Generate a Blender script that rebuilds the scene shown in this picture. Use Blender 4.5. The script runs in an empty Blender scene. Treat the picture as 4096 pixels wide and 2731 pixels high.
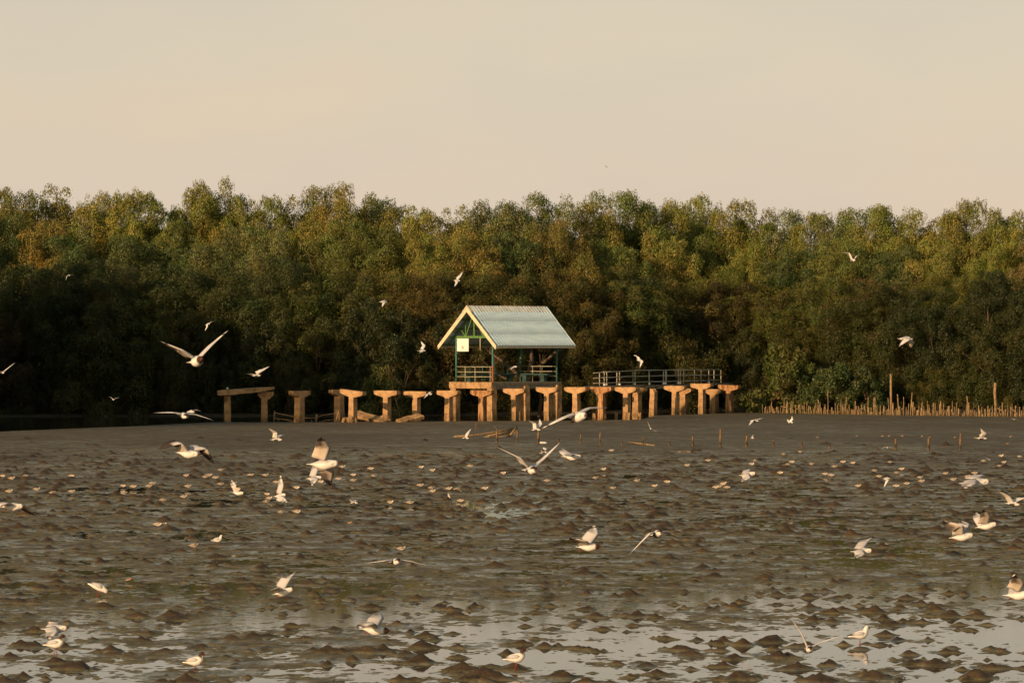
import bpy, bmesh, math, random
import numpy as np
from mathutils import Vector, Matrix, noise

random.seed(7); rng = np.random.default_rng(7)
R = math.radians
F = 15500.0; EYE = 5.4; HOR = 1347.0; CX = 2048.0
C = bpy.context.scene.collection
SUN_AZ, SUN_EL = R(37.5), R(13.5)      # azimuth: from -Y towards -X
SUN = Vector((-math.sin(SUN_AZ)*math.cos(SUN_EL), -math.cos(SUN_AZ)*math.cos(SUN_EL), math.sin(SUN_EL)))

# ------------------------------------------------------------------ helpers
def gd(y): return F*EYE/(y-HOR)                       # distance of a ground point seen at row y
def wx(u, d): return (u-CX)/F*d
def wz(v, d): return EYE-(v-HOR)/F*d
def W(u, v, d): return Vector((wx(u, d), d, wz(v, d)))
def G(u, v): d = gd(v); return Vector((wx(u, d), d, 0.0))

def tag(o, label=None, cat=None, group=None, kind=None):
    if label: o['label'] = label
    if cat: o['category'] = cat
    if group: o['group'] = group
    if kind: o['kind'] = kind
    return o
def empty(name, loc, rz=0.0):
    o = bpy.data.objects.new(name, None); C.objects.link(o)
    o.location = loc; o.rotation_euler = (0, 0, rz); o.empty_display_size = 0.2
    return o
def link(name, me, parent=None):
    o = bpy.data.objects.new(name, me); C.objects.link(o)
    if parent: o.parent = parent
    return o
def smooth(me, on=True):
    for p in me.polygons: p.use_smooth = on

# ------------------------------------------------------------------ materials
def mat(name):
    m = bpy.data.materials.new(name); m.use_nodes = True
    nt = m.node_tree; b = nt.nodes['Principled BSDF']
    return m, nt, b
def nd(nt, t, **k):
    n = nt.nodes.new(t)
    for a, v in k.items(): setattr(n, a, v)
    return n
def ramp(nt, stops):
    r = nd(nt, 'ShaderNodeValToRGB')
    e = r.color_ramp.elements
    while len(e) < len(stops): e.new(0.5)
    for i, (p, c) in enumerate(stops):
        e[i].position = p; e[i].color = (*c, 1)
    return r
def noisy(name, stops, scale=6, detail=6, rough=0.8, bump=0.3, bscale=30, spec=0.3, coords='Object', metal=0, dist=0.02, stretch=(1,1,1)):
    m, nt, b = mat(name)
    tc = nd(nt, 'ShaderNodeTexCoord'); mp = nd(nt, 'ShaderNodeMapping'); mp.inputs['Scale'].default_value = stretch
    nt.links.new(tc.outputs[coords], mp.inputs[0])
    n = nd(nt, 'ShaderNodeTexNoise'); n.inputs['Scale'].default_value = scale; n.inputs['Detail'].default_value = detail
    n.inputs['Roughness'].default_value = 0.62
    nt.links.new(mp.outputs[0], n.inputs['Vector'])
    r = ramp(nt, stops); nt.links.new(n.outputs['Fac'], r.inputs[0]); nt.links.new(r.outputs[0], b.inputs['Base Color'])
    b.inputs['Roughness'].default_value = rough; b.inputs['Specular IOR Level'].default_value = spec; b.inputs['Metallic'].default_value = metal
    if bump:
        n2 = nd(nt, 'ShaderNodeTexNoise'); n2.inputs['Scale'].default_value = bscale; n2.inputs['Detail'].default_value = 5
        nt.links.new(mp.outputs[0], n2.inputs['Vector'])
        bp = nd(nt, 'ShaderNodeBump'); bp.inputs['Strength'].default_value = bump; bp.inputs['Distance'].default_value = dist
        nt.links.new(n2.outputs['Fac'], bp.inputs['Height']); nt.links.new(bp.outputs[0], b.inputs['Normal'])
    return m
M = {}
M['concrete'] = noisy('weathered_concrete', [(0.3, (.13,.085,.045)), (0.43, (.33,.205,.10)), (0.57, (.45,.285,.145)), (0.75, (.54,.38,.21))], 3.0, 8, .9, .6, 18, dist=.03)
M['rust_concrete'] = noisy('rust_stained_concrete', [(0.35, (.12,.045,.02)), (0.47, (.32,.165,.07)), (0.58, (.45,.27,.13)), (0.75, (.54,.37,.2))], 2.4, 8, .9, .6, 18, dist=.03, stretch=(3,3,.6))
def stain(m_):
    nt = m_.node_tree; b = nt.nodes['Principled BSDF']; src = b.inputs['Base Color'].links[0].from_socket
    geo = nd(nt, 'ShaderNodeNewGeometry'); sep = nd(nt, 'ShaderNodeSeparateXYZ'); nt.links.new(geo.outputs['Position'], sep.inputs[0])
    mp = nd(nt, 'ShaderNodeMapping'); mp.inputs['Scale'].default_value = (5, 5, .8); nt.links.new(geo.outputs['Position'], mp.inputs[0])
    n = nd(nt, 'ShaderNodeTexNoise'); n.inputs['Scale'].default_value = 1; n.inputs['Detail'].default_value = 6; nt.links.new(mp.outputs[0], n.inputs['Vector'])
    ad = nd(nt, 'ShaderNodeMath', operation='MULTIPLY_ADD'); ad.inputs[1].default_value = 1.6; nt.links.new(n.outputs['Fac'], ad.inputs[0]); nt.links.new(sep.outputs['Z'], ad.inputs[2])
    r = ramp(nt, [(0, (.42,.44,.40)), (.5, (1,1,1))]); mr = nd(nt, 'ShaderNodeMapRange'); mr.inputs[1].default_value = .75; mr.inputs[2].default_value = 1.75
    nt.links.new(ad.outputs[0], mr.inputs[0]); nt.links.new(mr.outputs[0], r.inputs[0])
    mx = nd(nt, 'ShaderNodeMix', data_type='RGBA', blend_type='MULTIPLY'); mx.inputs[0].default_value = 1
    nt.links.new(src, mx.inputs[6]); nt.links.new(r.outputs[0], mx.inputs[7]); nt.links.new(mx.outputs[2], b.inputs['Base Color'])
stain(M['concrete']); stain(M['rust_concrete'])
M['deck'] = noisy('deck_slab', [(0.3, (.16,.13,.09)), (0.7, (.33,.28,.2))], 4, 6, .9, .5, 20)
M['teal'] = noisy('teal_paint', [(0.3, (.035,.11,.10)), (0.6, (.06,.20,.18)), (0.75, (.10,.26,.23))], 5, 6, .6, .1, 30)
M['teal_dark'] = noisy('dark_teal_concrete', [(0.3, (.02,.04,.035)), (0.6, (.035,.085,.078)), (0.75, (.06,.12,.11))], 5, 6, .8, .2, 30)  # darker teal than the posts, for the benches
M['rust'] = noisy('rusty_paint', [(0.3, (.16,.05,.02)), (0.55, (.30,.11,.04)), (0.7, (.34,.17,.08)), (.8, (.12,.2,.17))], 7, 6, .8, .3, 40)
M['green'] = noisy('green_paint', [(0.3, (.06,.16,.04)), (0.7, (.13,.27,.07))], 6, 5, .6, .1, 30)
M['rail'] = noisy('faded_rail_paint', [(0.35, (.24,.17,.08)), (0.5, (.45,.42,.30)), (0.7, (.30,.42,.38))], 4, 5, .6, .1, 30)
M['railw'] = noisy('grey_rail_paint', [(0.35, (.30,.22,.13)), (0.5, (.50,.47,.38)), (0.7, (.45,.48,.44))], 3, 5, .6, .1, 30)
M['cream'] = noisy('cream_board', [(0.3, (.55,.45,.28)), (0.55, (.72,.62,.42)), (0.75, (.78,.69,.5))], 2.5, 5, .7, .15, 20)
M['ridge'] = noisy('ridge_tile', [(0.28, (.12,.10,.08)), (0.38, (.50,.45,.36)), (0.5, (.76,.69,.57)), (0.75, (.84,.78,.66))], 1.6, 8, .85, .4, 14)
M['white'] = noisy('white_panel', [(0.3, (.76,.74,.70)), (0.7, (.86,.84,.80))], 2, 4, .5, .05, 10)
M['emblem'] = noisy('grey_emblem', [(0.3, (.42,.39,.33)), (0.7, (.52,.49,.42))], 4, 4, .6, 0)
M['bamboo'] = noisy('weathered_bamboo', [(0.35, (.08,.05,.03)), (0.5, (.26,.18,.09)), (0.68, (.40,.29,.16))], 4, 6, .75, .4, 20, stretch=(4,4,1))
M['post'] = noisy('wet_wood_post', [(0.38, (.035,.025,.015)), (0.52, (.16,.10,.05)), (0.7, (.34,.21,.10))], 3, 7, .8, .5, 14, stretch=(2,2,1))
M['bark'] = noisy('mangrove_bark', [(0.3, (.06,.045,.03)), (0.7, (.17,.125,.085))], 3, 6, .9, .5, 10, stretch=(3,3,.7))
M['palebark'] = noisy('pale_bark', [(0.3, (.14,.11,.08)), (0.7, (.30,.25,.19))], 3, 6, .9, .5, 10)
M['roots'] = noisy('red_prop_root', [(0.3, (.05,.025,.015)), (0.7, (.13,.06,.03))], 3, 5, .9, .3, 12)
M['plastic'] = noisy('pale_plastic', [(0.3, (.55,.58,.56)), (0.7, (.75,.76,.72))], 8, 3, .35, .05, 10, spec=.5)

# corrugated roof blue: faded streaks down the slope
m, nt, b = mat('blue_roof_sheet'); M['roof'] = m
tc = nd(nt, 'ShaderNodeTexCoord'); mp = nd(nt, 'ShaderNodeMapping'); mp.inputs['Scale'].default_value = (1, .18, 1)
nt.links.new(tc.outputs['Object'], mp.inputs[0])
n = nd(nt, 'ShaderNodeTexNoise'); n.inputs['Scale'].default_value = 5; n.inputs['Detail'].default_value = 8
nt.links.new(mp.outputs[0], n.inputs['Vector'])
r = ramp(nt, [(.3, (.55,.76,.86)), (.5, (.66,.88,.98)), (.72, (.78,.93,.98))]); nt.links.new(n.outputs['Fac'], r.inputs[0])
nt.links.new(r.outputs[0], b.inputs['Base Color']); b.inputs['Roughness'].default_value = .42

# foliage
def leafmat(name):
    m, nt, b = mat(name)
    oi = nd(nt, 'ShaderNodeObjectInfo'); geo = nd(nt, 'ShaderNodeNewGeometry')
    r = ramp(nt, [(0, (.72,.75,.75)), (.6, (1.0,1.0,1.0)), (.95, (1.25,1.2,1.0)), (1, (2.0,1.7,1.1))])
    nt.links.new(geo.outputs['Random Per Island'], r.inputs[0])
    mx = nd(nt, 'ShaderNodeMix', data_type='RGBA', blend_type='MULTIPLY'); mx.inputs[0].default_value = 1
    nt.links.new(oi.outputs['Color'], mx.inputs[6]); nt.links.new(r.outputs[0], mx.inputs[7])
    tc = nd(nt, 'ShaderNodeTexCoord'); n = nd(nt, 'ShaderNodeTexNoise'); n.inputs['Scale'].default_value = .55; n.inputs['Detail'].default_value = 3
    add = nd(nt, 'ShaderNodeVectorMath', operation='ADD')
    nt.links.new(tc.outputs['Object'], add.inputs[0]); nt.links.new(oi.outputs['Random'], add.inputs[1])
    nt.links.new(add.outputs[0], n.inputs['Vector'])
    r2 = ramp(nt, [(.35, (.75,1.0,.8)), (.5, (1,1,1)), (.68, (1.22,1.05,.85))]); nt.links.new(n.outputs['Fac'], r2.inputs[0])
    mx2 = nd(nt, 'ShaderNodeMix', data_type='RGBA', blend_type='MULTIPLY'); mx2.inputs[0].default_value = 1
    nt.links.new(mx.outputs[2], mx2.inputs[6]); nt.links.new(r2.outputs[0], mx2.inputs[7])
    nt.links.new(mx2.outputs[2], b.inputs['Base Color'])
    b.inputs['Roughness'].default_value = .5; b.inputs['Specular IOR Level'].default_value = .35
    tr = nd(nt, 'ShaderNodeBsdfTranslucent'); nt.links.new(mx2.outputs[2], tr.inputs[0])
    ms = nd(nt, 'ShaderNodeMixShader'); ms.inputs[0].default_value = .22
    out = nt.nodes['Material Output']
    nt.links.new(b.outputs[0], ms.inputs[1]); nt.links.new(tr.outputs[0], ms.inputs[2]); nt.links.new(ms.outputs[0], out.inputs[0])
    return m
M['leaf'] = leafmat('mangrove_leaves')

# plumage from colour attribute
m, nt, b = mat('plumage'); M['bird'] = m
at = nd(nt, 'ShaderNodeAttribute', attribute_name='Col'); tc = nd(nt, 'ShaderNodeTexCoord')
n = nd(nt, 'ShaderNodeTexNoise'); n.inputs['Scale'].default_value = 60; n.inputs['Detail'].default_value = 3
nt.links.new(tc.outputs['Object'], n.inputs['Vector'])
r = ramp(nt, [(.3, (.86,.86,.86)), (.7, (1,1,1))]); nt.links.new(n.outputs['Fac'], r.inputs[0])
mx = nd(nt, 'ShaderNodeMix', data_type='RGBA', blend_type='MULTIPLY'); mx.inputs[0].default_value = 1
nt.links.new(at.outputs['Color'], mx.inputs[6]); nt.links.new(r.outputs[0], mx.inputs[7])
nt.links.new(mx.outputs[2], b.inputs['Base Color']); b.inputs['Roughness'].default_value = .75; b.inputs['Specular IOR Level'].default_value = .2

# mud: dry crumbly tops to slick wet lower mud, driven by true height
m, nt, b = mat('tidal_mud'); M['mud'] = m
geo = nd(nt, 'ShaderNodeNewGeometry'); sep = nd(nt, 'ShaderNodeSeparateXYZ'); nt.links.new(geo.outputs['Position'], sep.inputs[0])
mr = nd(nt, 'ShaderNodeMapRange'); mr.inputs[1].default_value = .006; mr.inputs[2].default_value = .05
nt.links.new(sep.outputs['Z'], mr.inputs[0])
n = nd(nt, 'ShaderNodeTexNoise'); n.inputs['Scale'].default_value = 2.2; n.inputs['Detail'].default_value = 10; n.inputs['Roughness'].default_value = .72
nt.links.new(geo.outputs['Position'], n.inputs['Vector'])
rw = ramp(nt, [(.36, (.065,.058,.028)), (.5, (.175,.152,.074)), (.64, (.27,.235,.125))])
rd = ramp(nt, [(.36, (.036,.024,.012)), (.55, (.080,.053,.026)), (.7, (.140,.09,.042))])
nt.links.new(n.outputs['Fac'], rw.inputs[0]); nt.links.new(n.outputs['Fac'], rd.inputs[0])
mx = nd(nt, 'ShaderNodeMix', data_type='RGBA'); nt.links.new(mr.outputs[0], mx.inputs[0])
nt.links.new(rw.outputs[0], mx.inputs[6]); nt.links.new(rd.outputs[0], mx.inputs[7]); nt.links.new(mx.outputs[2], b.inputs['Base Color'])
wn = nd(nt, 'ShaderNodeTexNoise'); wn.inputs['Scale'].default_value = .8; wn.inputs['Detail'].default_value = 9; wn.inputs['Roughness'].default_value = .7
nt.links.new(geo.outputs['Position'], wn.inputs['Vector'])
wr_ = nd(nt, 'ShaderNodeMapRange'); wr_.inputs[1].default_value = .49; wr_.inputs[2].default_value = .56; nt.links.new(wn.outputs['Fac'], wr_.inputs[0])
inv = nd(nt, 'ShaderNodeMath', operation='SUBTRACT'); inv.inputs[0].default_value = 1; nt.links.new(mr.outputs[0], inv.inputs[1])
wet = nd(nt, 'ShaderNodeMath', operation='MULTIPLY'); nt.links.new(wr_.outputs[0], wet.inputs[0]); nt.links.new(inv.outputs[0], wet.inputs[1])
rr = nd(nt, 'ShaderNodeMapRange'); rr.inputs[3].default_value = .62; rr.inputs[4].default_value = .22
nt.links.new(wet.outputs[0], rr.inputs[0]); nt.links.new(rr.outputs[0], b.inputs['Roughness'])
sp_ = nd(nt, 'ShaderNodeMapRange'); sp_.inputs[3].default_value = .38; sp_.inputs[4].default_value = .8; nt.links.new(wet.outputs[0], sp_.inputs[0]); nt.links.new(sp_.outputs[0], b.inputs['Specular IOR Level'])
n2 = nd(nt, 'ShaderNodeTexNoise'); n2.inputs['Scale'].default_value = 16; n2.inputs['Detail'].default_value = 9; n2.inputs['Roughness'].default_value = .75
nt.links.new(geo.outputs['Position'], n2.inputs['Vector'])
bs = nd(nt, 'ShaderNodeMapRange'); bs.inputs[3].default_value = 1.0; bs.inputs[4].default_value = .12; nt.links.new(wet.outputs[0], bs.inputs[0])
bp = nd(nt, 'ShaderNodeBump'); bp.inputs['Distance'].default_value = .055; nt.links.new(bs.outputs[0], bp.inputs['Strength'])
nt.links.new(n2.outputs['Fac'], bp.inputs['Height']); nt.links.new(bp.outputs[0], b.inputs['Normal'])
# water
m, nt, b = mat('shallow_tidal_water'); M['water'] = m
b.inputs['Base Color'].default_value = (.045,.04,.03,1); b.inputs['Roughness'].default_value = .04; b.inputs['IOR'].default_value = 1.2
geo = nd(nt, 'ShaderNodeNewGeometry')
n2 = nd(nt, 'ShaderNodeTexNoise'); n2.inputs['Scale'].default_value = 5; n2.inputs['Detail'].default_value = 3
nt.links.new(geo.outputs['Position'], n2.inputs['Vector'])
bp = nd(nt, 'ShaderNodeBump'); bp.inputs['Strength'].default_value = .05; bp.inputs['Distance'].default_value = .02
nt.links.new(n2.outputs['Fac'], bp.inputs['Height']); nt.links.new(bp.outputs[0], b.inputs['Normal'])
M['floor'] = noisy('forest_mud', [(.3, (.03,.024,.015)), (.7, (.07,.055,.035))], 1.5, 7, .8, .6, 8, coords='Generated')

# ------------------------------------------------------------------ mesh builder
class MB:
    def __init__(s): s.v = []; s.f = []; s.mi = []; s.c = []
    def add(s, vs, fs, mi=0, col=None):
        o = len(s.v); s.v += [tuple(v) for v in vs]; s.f += [tuple(i+o for i in f) for f in fs]; s.mi += [mi]*len(fs)
        if col is not None: s.c += ([col]*len(vs) if isinstance(col[0], (int, float)) else list(col))
        return s
    def box(s, c, sz, rot=None, mi=0, sub=0, jit=0, taper=1.0):
        bm = bmesh.new(); bmesh.ops.create_cube(bm, size=1)
        for v in bm.verts:
            k = taper if v.co.z > 0 else 1.0
            v.co = Vector((v.co.x*sz[0]*k, v.co.y*sz[1]*k, v.co.z*sz[2]))
        if sub: bmesh.ops.subdivide_edges(bm, edges=bm.edges[:], cuts=sub, use_grid_fill=True)
        bm.verts.index_update()
        out = []
        for v in bm.verts:
            p = v.co.copy()
            if jit: q = p*3.1+Vector(c)*1.7; p += Vector((noise.noise(q), noise.noise(q+Vector((9,0,0))), noise.noise(q+Vector((0,9,0)))))*jit
            if rot: p = rot @ p
            out.append(p+Vector(c))
        s.add(out, [[v.index for v in f.verts] for f in bm.faces], mi); bm.free(); return s
    def tube(s, pts, rad, n=8, mi=0, col=None, cap=True):
        pts = [Vector(p) for p in pts]; rad = rad if isinstance(rad, (list, tuple)) else [rad]*len(pts)
        vs = []; fs = []; ref = None
        for i, p in enumerate(pts):
            t = (pts[min(i+1, len(pts)-1)]-pts[max(i-1, 0)]).normalized()
            if ref is None: ref = t.orthogonal().normalized()
            a = (ref-t*ref.dot(t)).normalized(); bb = t.cross(a); ref = a
            for k in range(n):
                an = 2*math.pi*k/n; vs.append(p+(a*math.cos(an)+bb*math.sin(an))*rad[i])
        for i in range(len(pts)-1):
            for k in range(n): fs.append((i*n+k, i*n+(k+1) % n, (i+1)*n+(k+1) % n, (i+1)*n+k))
        if cap: fs.append(tuple(range(n-1, -1, -1))); fs.append(tuple((len(pts)-1)*n+k for k in range(n)))
        s.add(vs, fs, mi, col); return s
    def mesh(s, name, mats, sm=False):
        me = bpy.data.meshes.new(name); me.from_pydata(s.v, [], s.f)
        for m_ in (mats if isinstance(mats, list) else [mats]): me.materials.append(m_)
        me.polygons.foreach_set('material_index', s.mi)
        if s.c:
            ca = me.color_attributes.new('Col', 'FLOAT_COLOR', 'POINT')
            ca.data.foreach_set('color', np.array([(*c[:3], 1) for c in s.c], dtype=np.float32).ravel())
        if sm: smooth(me)
        bm = bmesh.new(); bm.from_mesh(me); bmesh.ops.recalc_face_normals(bm, faces=bm.faces); bm.to_mesh(me); bm.free()
        me.update(); return me
    def build(s, name, mats, parent=None, sm=False): return link(name, s.mesh(name, mats, sm), parent)

# ------------------------------------------------------------------ camera, world, sun
cam = bpy.data.cameras.new('camera'); co = bpy.data.objects.new('camera', cam); C.objects.link(co)
co.location = (0, 0, EYE); co.rotation_euler = (R(90), 0, 0)
cam.sensor_width = 36; cam.lens = F/4096*36; cam.shift_y = -(1365.5-HOR)/4096; cam.clip_end = 6000; cam.clip_start = .5
sc = bpy.context.scene; sc.camera = co
w = bpy.data.worlds.new('World'); sc.world = w; w.use_nodes = True; nt = w.node_tree
bg = nt.nodes['Background']; sky = nd(nt, 'ShaderNodeTexSky', sky_type='NISHITA'); sky.sun_disc = False
sky.sun_elevation = SUN_EL; sky.sun_rotation = math.atan2(SUN.x, SUN.y); sky.dust_density = 4
tn = nd(nt, 'ShaderNodeMix', data_type='RGBA', blend_type='MULTIPLY'); tn.inputs[0].default_value = 1; tn.inputs[7].default_value = (1.0, .95, .78, 1)
nt.links.new(sky.outputs[0], tn.inputs[6]); nt.links.new(tn.outputs[2], bg.inputs[0]); bg.inputs[1].default_value = .05
tc = nd(nt, 'ShaderNodeTexCoord'); sep = nd(nt, 'ShaderNodeSeparateXYZ'); nt.links.new(tc.outputs['Generated'], sep.inputs[0])
hz = ramp(nt, [(0.0, (.74,.595,.455)), (.035, (.715,.59,.47)), (.09, (.63,.53,.42)), (.16, (.40,.34,.25)), (.35, (.17,.175,.15)), (.7, (.085,.105,.10))])
mr = nd(nt, 'ShaderNodeMapRange'); mr.inputs[1].default_value = 0; mr.inputs[2].default_value = 1
nt.links.new(sep.outputs['Z'], mr.inputs[0]); nt.links.new(mr.outputs[0], hz.inputs[0])
cn = nd(nt, 'ShaderNodeTexNoise'); cn.inputs['Scale'].default_value = 11; cn.inputs['Detail'].default_value = 4
mpc = nd(nt, 'ShaderNodeMapping'); mpc.inputs['Scale'].default_value = (1, 1, 2.5); nt.links.new(tc.outputs['Generated'], mpc.inputs[0]); nt.links.new(mpc.outputs[0], cn.inputs['Vector'])
cr = ramp(nt, [(.38, (.965,.975,1.0)), (.5, (1,1,1)), (.66, (1.04,1.0,.97))]); nt.links.new(cn.outputs['Fac'], cr.inputs[0])
mx = nd(nt, 'ShaderNodeMix', data_type='RGBA', blend_type='MULTIPLY'); mx.inputs[0].default_value = 1
nt.links.new(hz.outputs[0], mx.inputs[6]); nt.links.new(cr.outputs[0], mx.inputs[7])
bg2 = nd(nt, 'ShaderNodeBackground'); nt.links.new(mx.outputs[2], bg2.inputs[0]); bg2.inputs[1].default_value = .92
ad = nd(nt, 'ShaderNodeAddShader'); nt.links.new(bg.outputs[0], ad.inputs[0]); nt.links.new(bg2.outputs[0], ad.inputs[1])
nt.links.new(ad.outputs[0], nt.nodes['World Output'].inputs[0])
sl = bpy.data.lights.new('sun', 'SUN'); sl.energy = 5.0; sl.angle = R(.6); sl.color = (1, .635, .34)
so = bpy.data.objects.new('sun', sl); C.objects.link(so); so.rotation_euler = (-SUN).to_track_quat('-Z', 'Y').to_euler()
sc.view_settings.view_transform = 'Standard'; sc.view_settings.look = 'None'; sc.view_settings.exposure = 0; sc.view_settings.gamma = 1
sc.cycles.max_bounces = 5; sc.cycles.diffuse_bounces = 2; sc.cycles.glossy_bounces = 3; sc.cycles.transmission_bounces = 2

# ------------------------------------------------------------------ mudflat
def vnoise(x, y, seed):
    g = np.random.default_rng(seed).random((256, 256)).astype(np.float32)
    xi = np.floor(x).astype(int); yi = np.floor(y).astype(int); fx = x-xi; fy = y-yi
    fx = fx*fx*(3-2*fx); fy = fy*fy*(3-2*fy); a = xi & 255; b_ = yi & 255; a1 = (xi+1) & 255; b1 = (yi+1) & 255
    return (g[a, b_]*(1-fx)+g[a1, b_]*fx)*(1-fy)+(g[a, b1]*(1-fx)+g[a1, b1]*fx)*fy
def fbm(x, y, seed, o=4):
    s = 0; a = .5; t = 0
    for i in range(o): s = s+a*vnoise(x*2**i+i*17.3, y*2**i+i*9.1, seed+i); t += a; a *= .55
    return s/t
SH_U = [-900, 0, 500, 850, 1300, 1700, 2250, 2560, 2620, 3000, 3500, 4096, 5000]
SH_V = [1770, 1728, 1708, 1690, 1689, 1686, 1684, 1679, 1663, 1652, 1660, 1668, 1680]
SH_K = [(u-CX)/F for u in SH_U]; SH_D = [gd(v) for v in SH_V]
def shore(k): return np.interp(k, SH_K, SH_D)
def base_h(X, Y):
    d = Y; k = X/np.maximum(Y, 1)
    n1 = fbm(X*.22, Y*.16, 3, 4); n2 = fbm(X*1.3, Y*1.1, 21, 4); n3 = fbm(X*7, Y*5, 40, 4)
    far = np.clip((d-66)/40, 0, 1)+1.3*np.clip((d-138)/22, 0, 1)
    left = np.clip((-k-.01)/.1, 0, 1)
    right = np.clip((k-.02)/.1, 0, 1)
    h = -.006+.009*far+.004*left*np.clip((d-70)/30, 0, 1)-.003*right*(1-far)+(n1-.5)*.055+(n2-.5)*.045+(n3-.5)*.055
    slick = np.clip((d-178)/25, 0, 1)
    h = h*(1-slick)+slick*(.03+(n1-.5)*.035+(n2-.5)*.008)
    sd = shore(k)+(fbm(X*.5, Y*.1, 77, 3)-.5)*1.2
    h = h-np.clip((d-sd)/1.2, 0, 1)*.25
    return h
KH = .200; NC = 860; D0, D1 = 56.0, 285.0; ST = .0009
NR = int(math.log(D1/D0)/ST)
dd = D0*np.exp(np.arange(NR)*ST); kk = np.linspace(-KH, KH, NC)
Yg = np.repeat(dd[:, None], NC, 1); Xg = Yg*kk[None, :]
Z = base_h(Xg, Yg)
# crab mounds
mounds = []
def add_mound(x, y, rad, h, sx=1.0, rot=0.0):
    i0 = int(math.log(max((y-rad*1.7), D0)/D0)/ST); i1 = int(math.log(min((y+rad*1.7), D1-1)/D0)/ST)+2
    j0 = int(((x-rad*1.9)/y+KH)/(2*KH)*(NC-1))-1; j1 = int(((x+rad*1.9)/y+KH)/(2*KH)*(NC-1))+2
    i0 = max(i0, 0); j0 = max(j0, 0); j1 = min(j1, NC); i1 = min(i1, NR)
    if i1 <= i0 or j1 <= j0: return
    xs = Xg[i0:i1, j0:j1]-x; ys = Yg[i0:i1, j0:j1]-y
    c, s_ = math.cos(rot), math.sin(rot); a = (c*xs+s_*ys)/sx; b_ = (-s_*xs+c*ys)*sx
    rr_ = np.sqrt(a*a+b_*b_)/rad
    wob = (fbm(Xg[i0:i1, j0:j1]*9, Yg[i0:i1, j0:j1]*9, 55, 3)-.5)
    wob2 = (fbm(Xg[i0:i1, j0:j1]*3.1, Yg[i0:i1, j0:j1]*3.1, 57, 2)-.5); t = np.clip(1-rr_*(1+wob*1.1+wob2*1.0), 0, 1)
    hh = h*(t**1.25*(1+wob*1.1))
    Z[i0:i1, j0:j1] = np.maximum(Z[i0:i1, j0:j1], Z[i0:i1, j0:j1]*.35+hh)
rm = random.Random(11)
def place_mounds():
    cnt = 0
    grid = {}
    for tries in range(14000):
        y = 57+(rm.random())*150; x = rm.uniform(-.195, .195)*y
        dens = .25 if y < 74 else ((.62 if y < 100 else 1.0) if y < 165 else max(.04, 1-(y-165)/25))
        if rm.random() > dens: continue
        if rm.random() > .30+.9*float(vnoise(np.array([x*.35+40]), np.array([y*.2]), 91)[0]): continue
        big = rm.random() < .25
        rad = rm.uniform(.22, .34) if big else rm.uniform(.09, .22)
        if y < 105: rad *= .78
        key = (int(x/.72), int(y/1.0))
        if grid.get(key, 0) >= (1 if rm.random() < .7 else 2): continue
        grid[key] = grid.get(key, 0)+1
        add_mound(x, y, rad*rm.uniform(1, 1.25), rad*rm.uniform(.42, .64), rm.uniform(.8, 1.3), rm.random()*3)
        for e in range(rm.choice([0, 0, 1, 2])):
            add_mound(x+rm.uniform(-.4, .4), y+rm.uniform(-.3, .3), rad*rm.uniform(.4, .8), rad*rm.uniform(.2, .4))
        cnt += 1
    # the large near mounds, at the places the photograph shows them
    for (u, v, r_) in [(300,2672,.36),(710,2430,.20),(625,2400,.2),(700,2478,.34),(800,2455,.18),(640,2510,.2),(560,2535,.14),(800,2590,.26),
        (440,2605,.25),(520,2620,.22),(705,2605,.14),(620,2405,.26),(860,2270,.26),(450,2322,.17),(745,2730,.36),(20,2731,.3),(140,2525,.27),
        (1145,2400,.3),(1280,2425,.22),(1335,2520,.24),(1220,2555,.22),(1150,2530,.22),(1010,2550,.28),(1310,2610,.33),(1470,2610,.37),(1620,2455,.18),
        (1700,2545,.25),(1740,2560,.2),(1620,2620,.28),(1690,2590,.3),(1680,2650,.36),(1830,2590,.26),(1810,2535,.16),(1900,2425,.22),(1830,2440,.2),(1930,2712,.4),(1600,2724,.25),
        (2090,2578,.25),(2178,2588,.28),(2310,2595,.22),(2350,2438,.24),(2210,2515,.18),(2550,2465,.27),(2530,2503,.18),(2620,2470,.2),(2660,2555,.24),(2715,2600,.26),(2765,2620,.24),(2790,2560,.22),
        (2890,2570,.24),(2935,2635,.24),(2585,2665,.21),(2240,2708,.38),(2060,2680,.3),(2880,2603,.22),(2950,2715,.36),(2350,2731,.3),
        (3095,2565,.34),(3180,2588,.18),(3260,2365,.2),(3350,2395,.24),(3110,2380,.22),(3330,2490,.24),(3370,2440,.24),(3375,2580,.2),(3440,2597,.23),(3515,2580,.2),(3540,2540,.28),(3570,2500,.24),(3600,2435,.22),
        (3730,2425,.24),(3805,2465,.3),(3805,2415,.2),(3690,2490,.24),(3880,2520,.22),(3950,2500,.2),(4040,2415,.18),(3590,2560,.2),(3740,2660,.36),(3785,2610,.2),(4000,2605,.24),(3190,2675,.32),(3260,2724,.36),(3500,2712,.42),(3900,2712,.36),(3280,2712,.25)]:
        p = G(u, v); add_mound(p.x, p.y, r_*1.0, r_*rm.uniform(.34, .50), rm.uniform(.8, 1.35), rm.random()*3)
        for e in range(rm.choice([0, 1, 1, 2])): add_mound(p.x+rm.uniform(-1.1, 1.1)*r_, p.y+rm.uniform(-1.2, 1.2)*r_, r_*rm.uniform(.35, .75), r_*rm.uniform(.14, .32), rm.uniform(.8, 1.3), rm.random()*3)
    return cnt
print('mounds', place_mounds())
def ground_z(x, y):
    i = int(round(math.log(max(y, D0)/D0)/ST)); j = int(round((x/y+KH)/(2*KH)*(NC-1)))
    return float(Z[min(max(i, 0), NR-1), min(max(j, 0), NC-1)])
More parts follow.
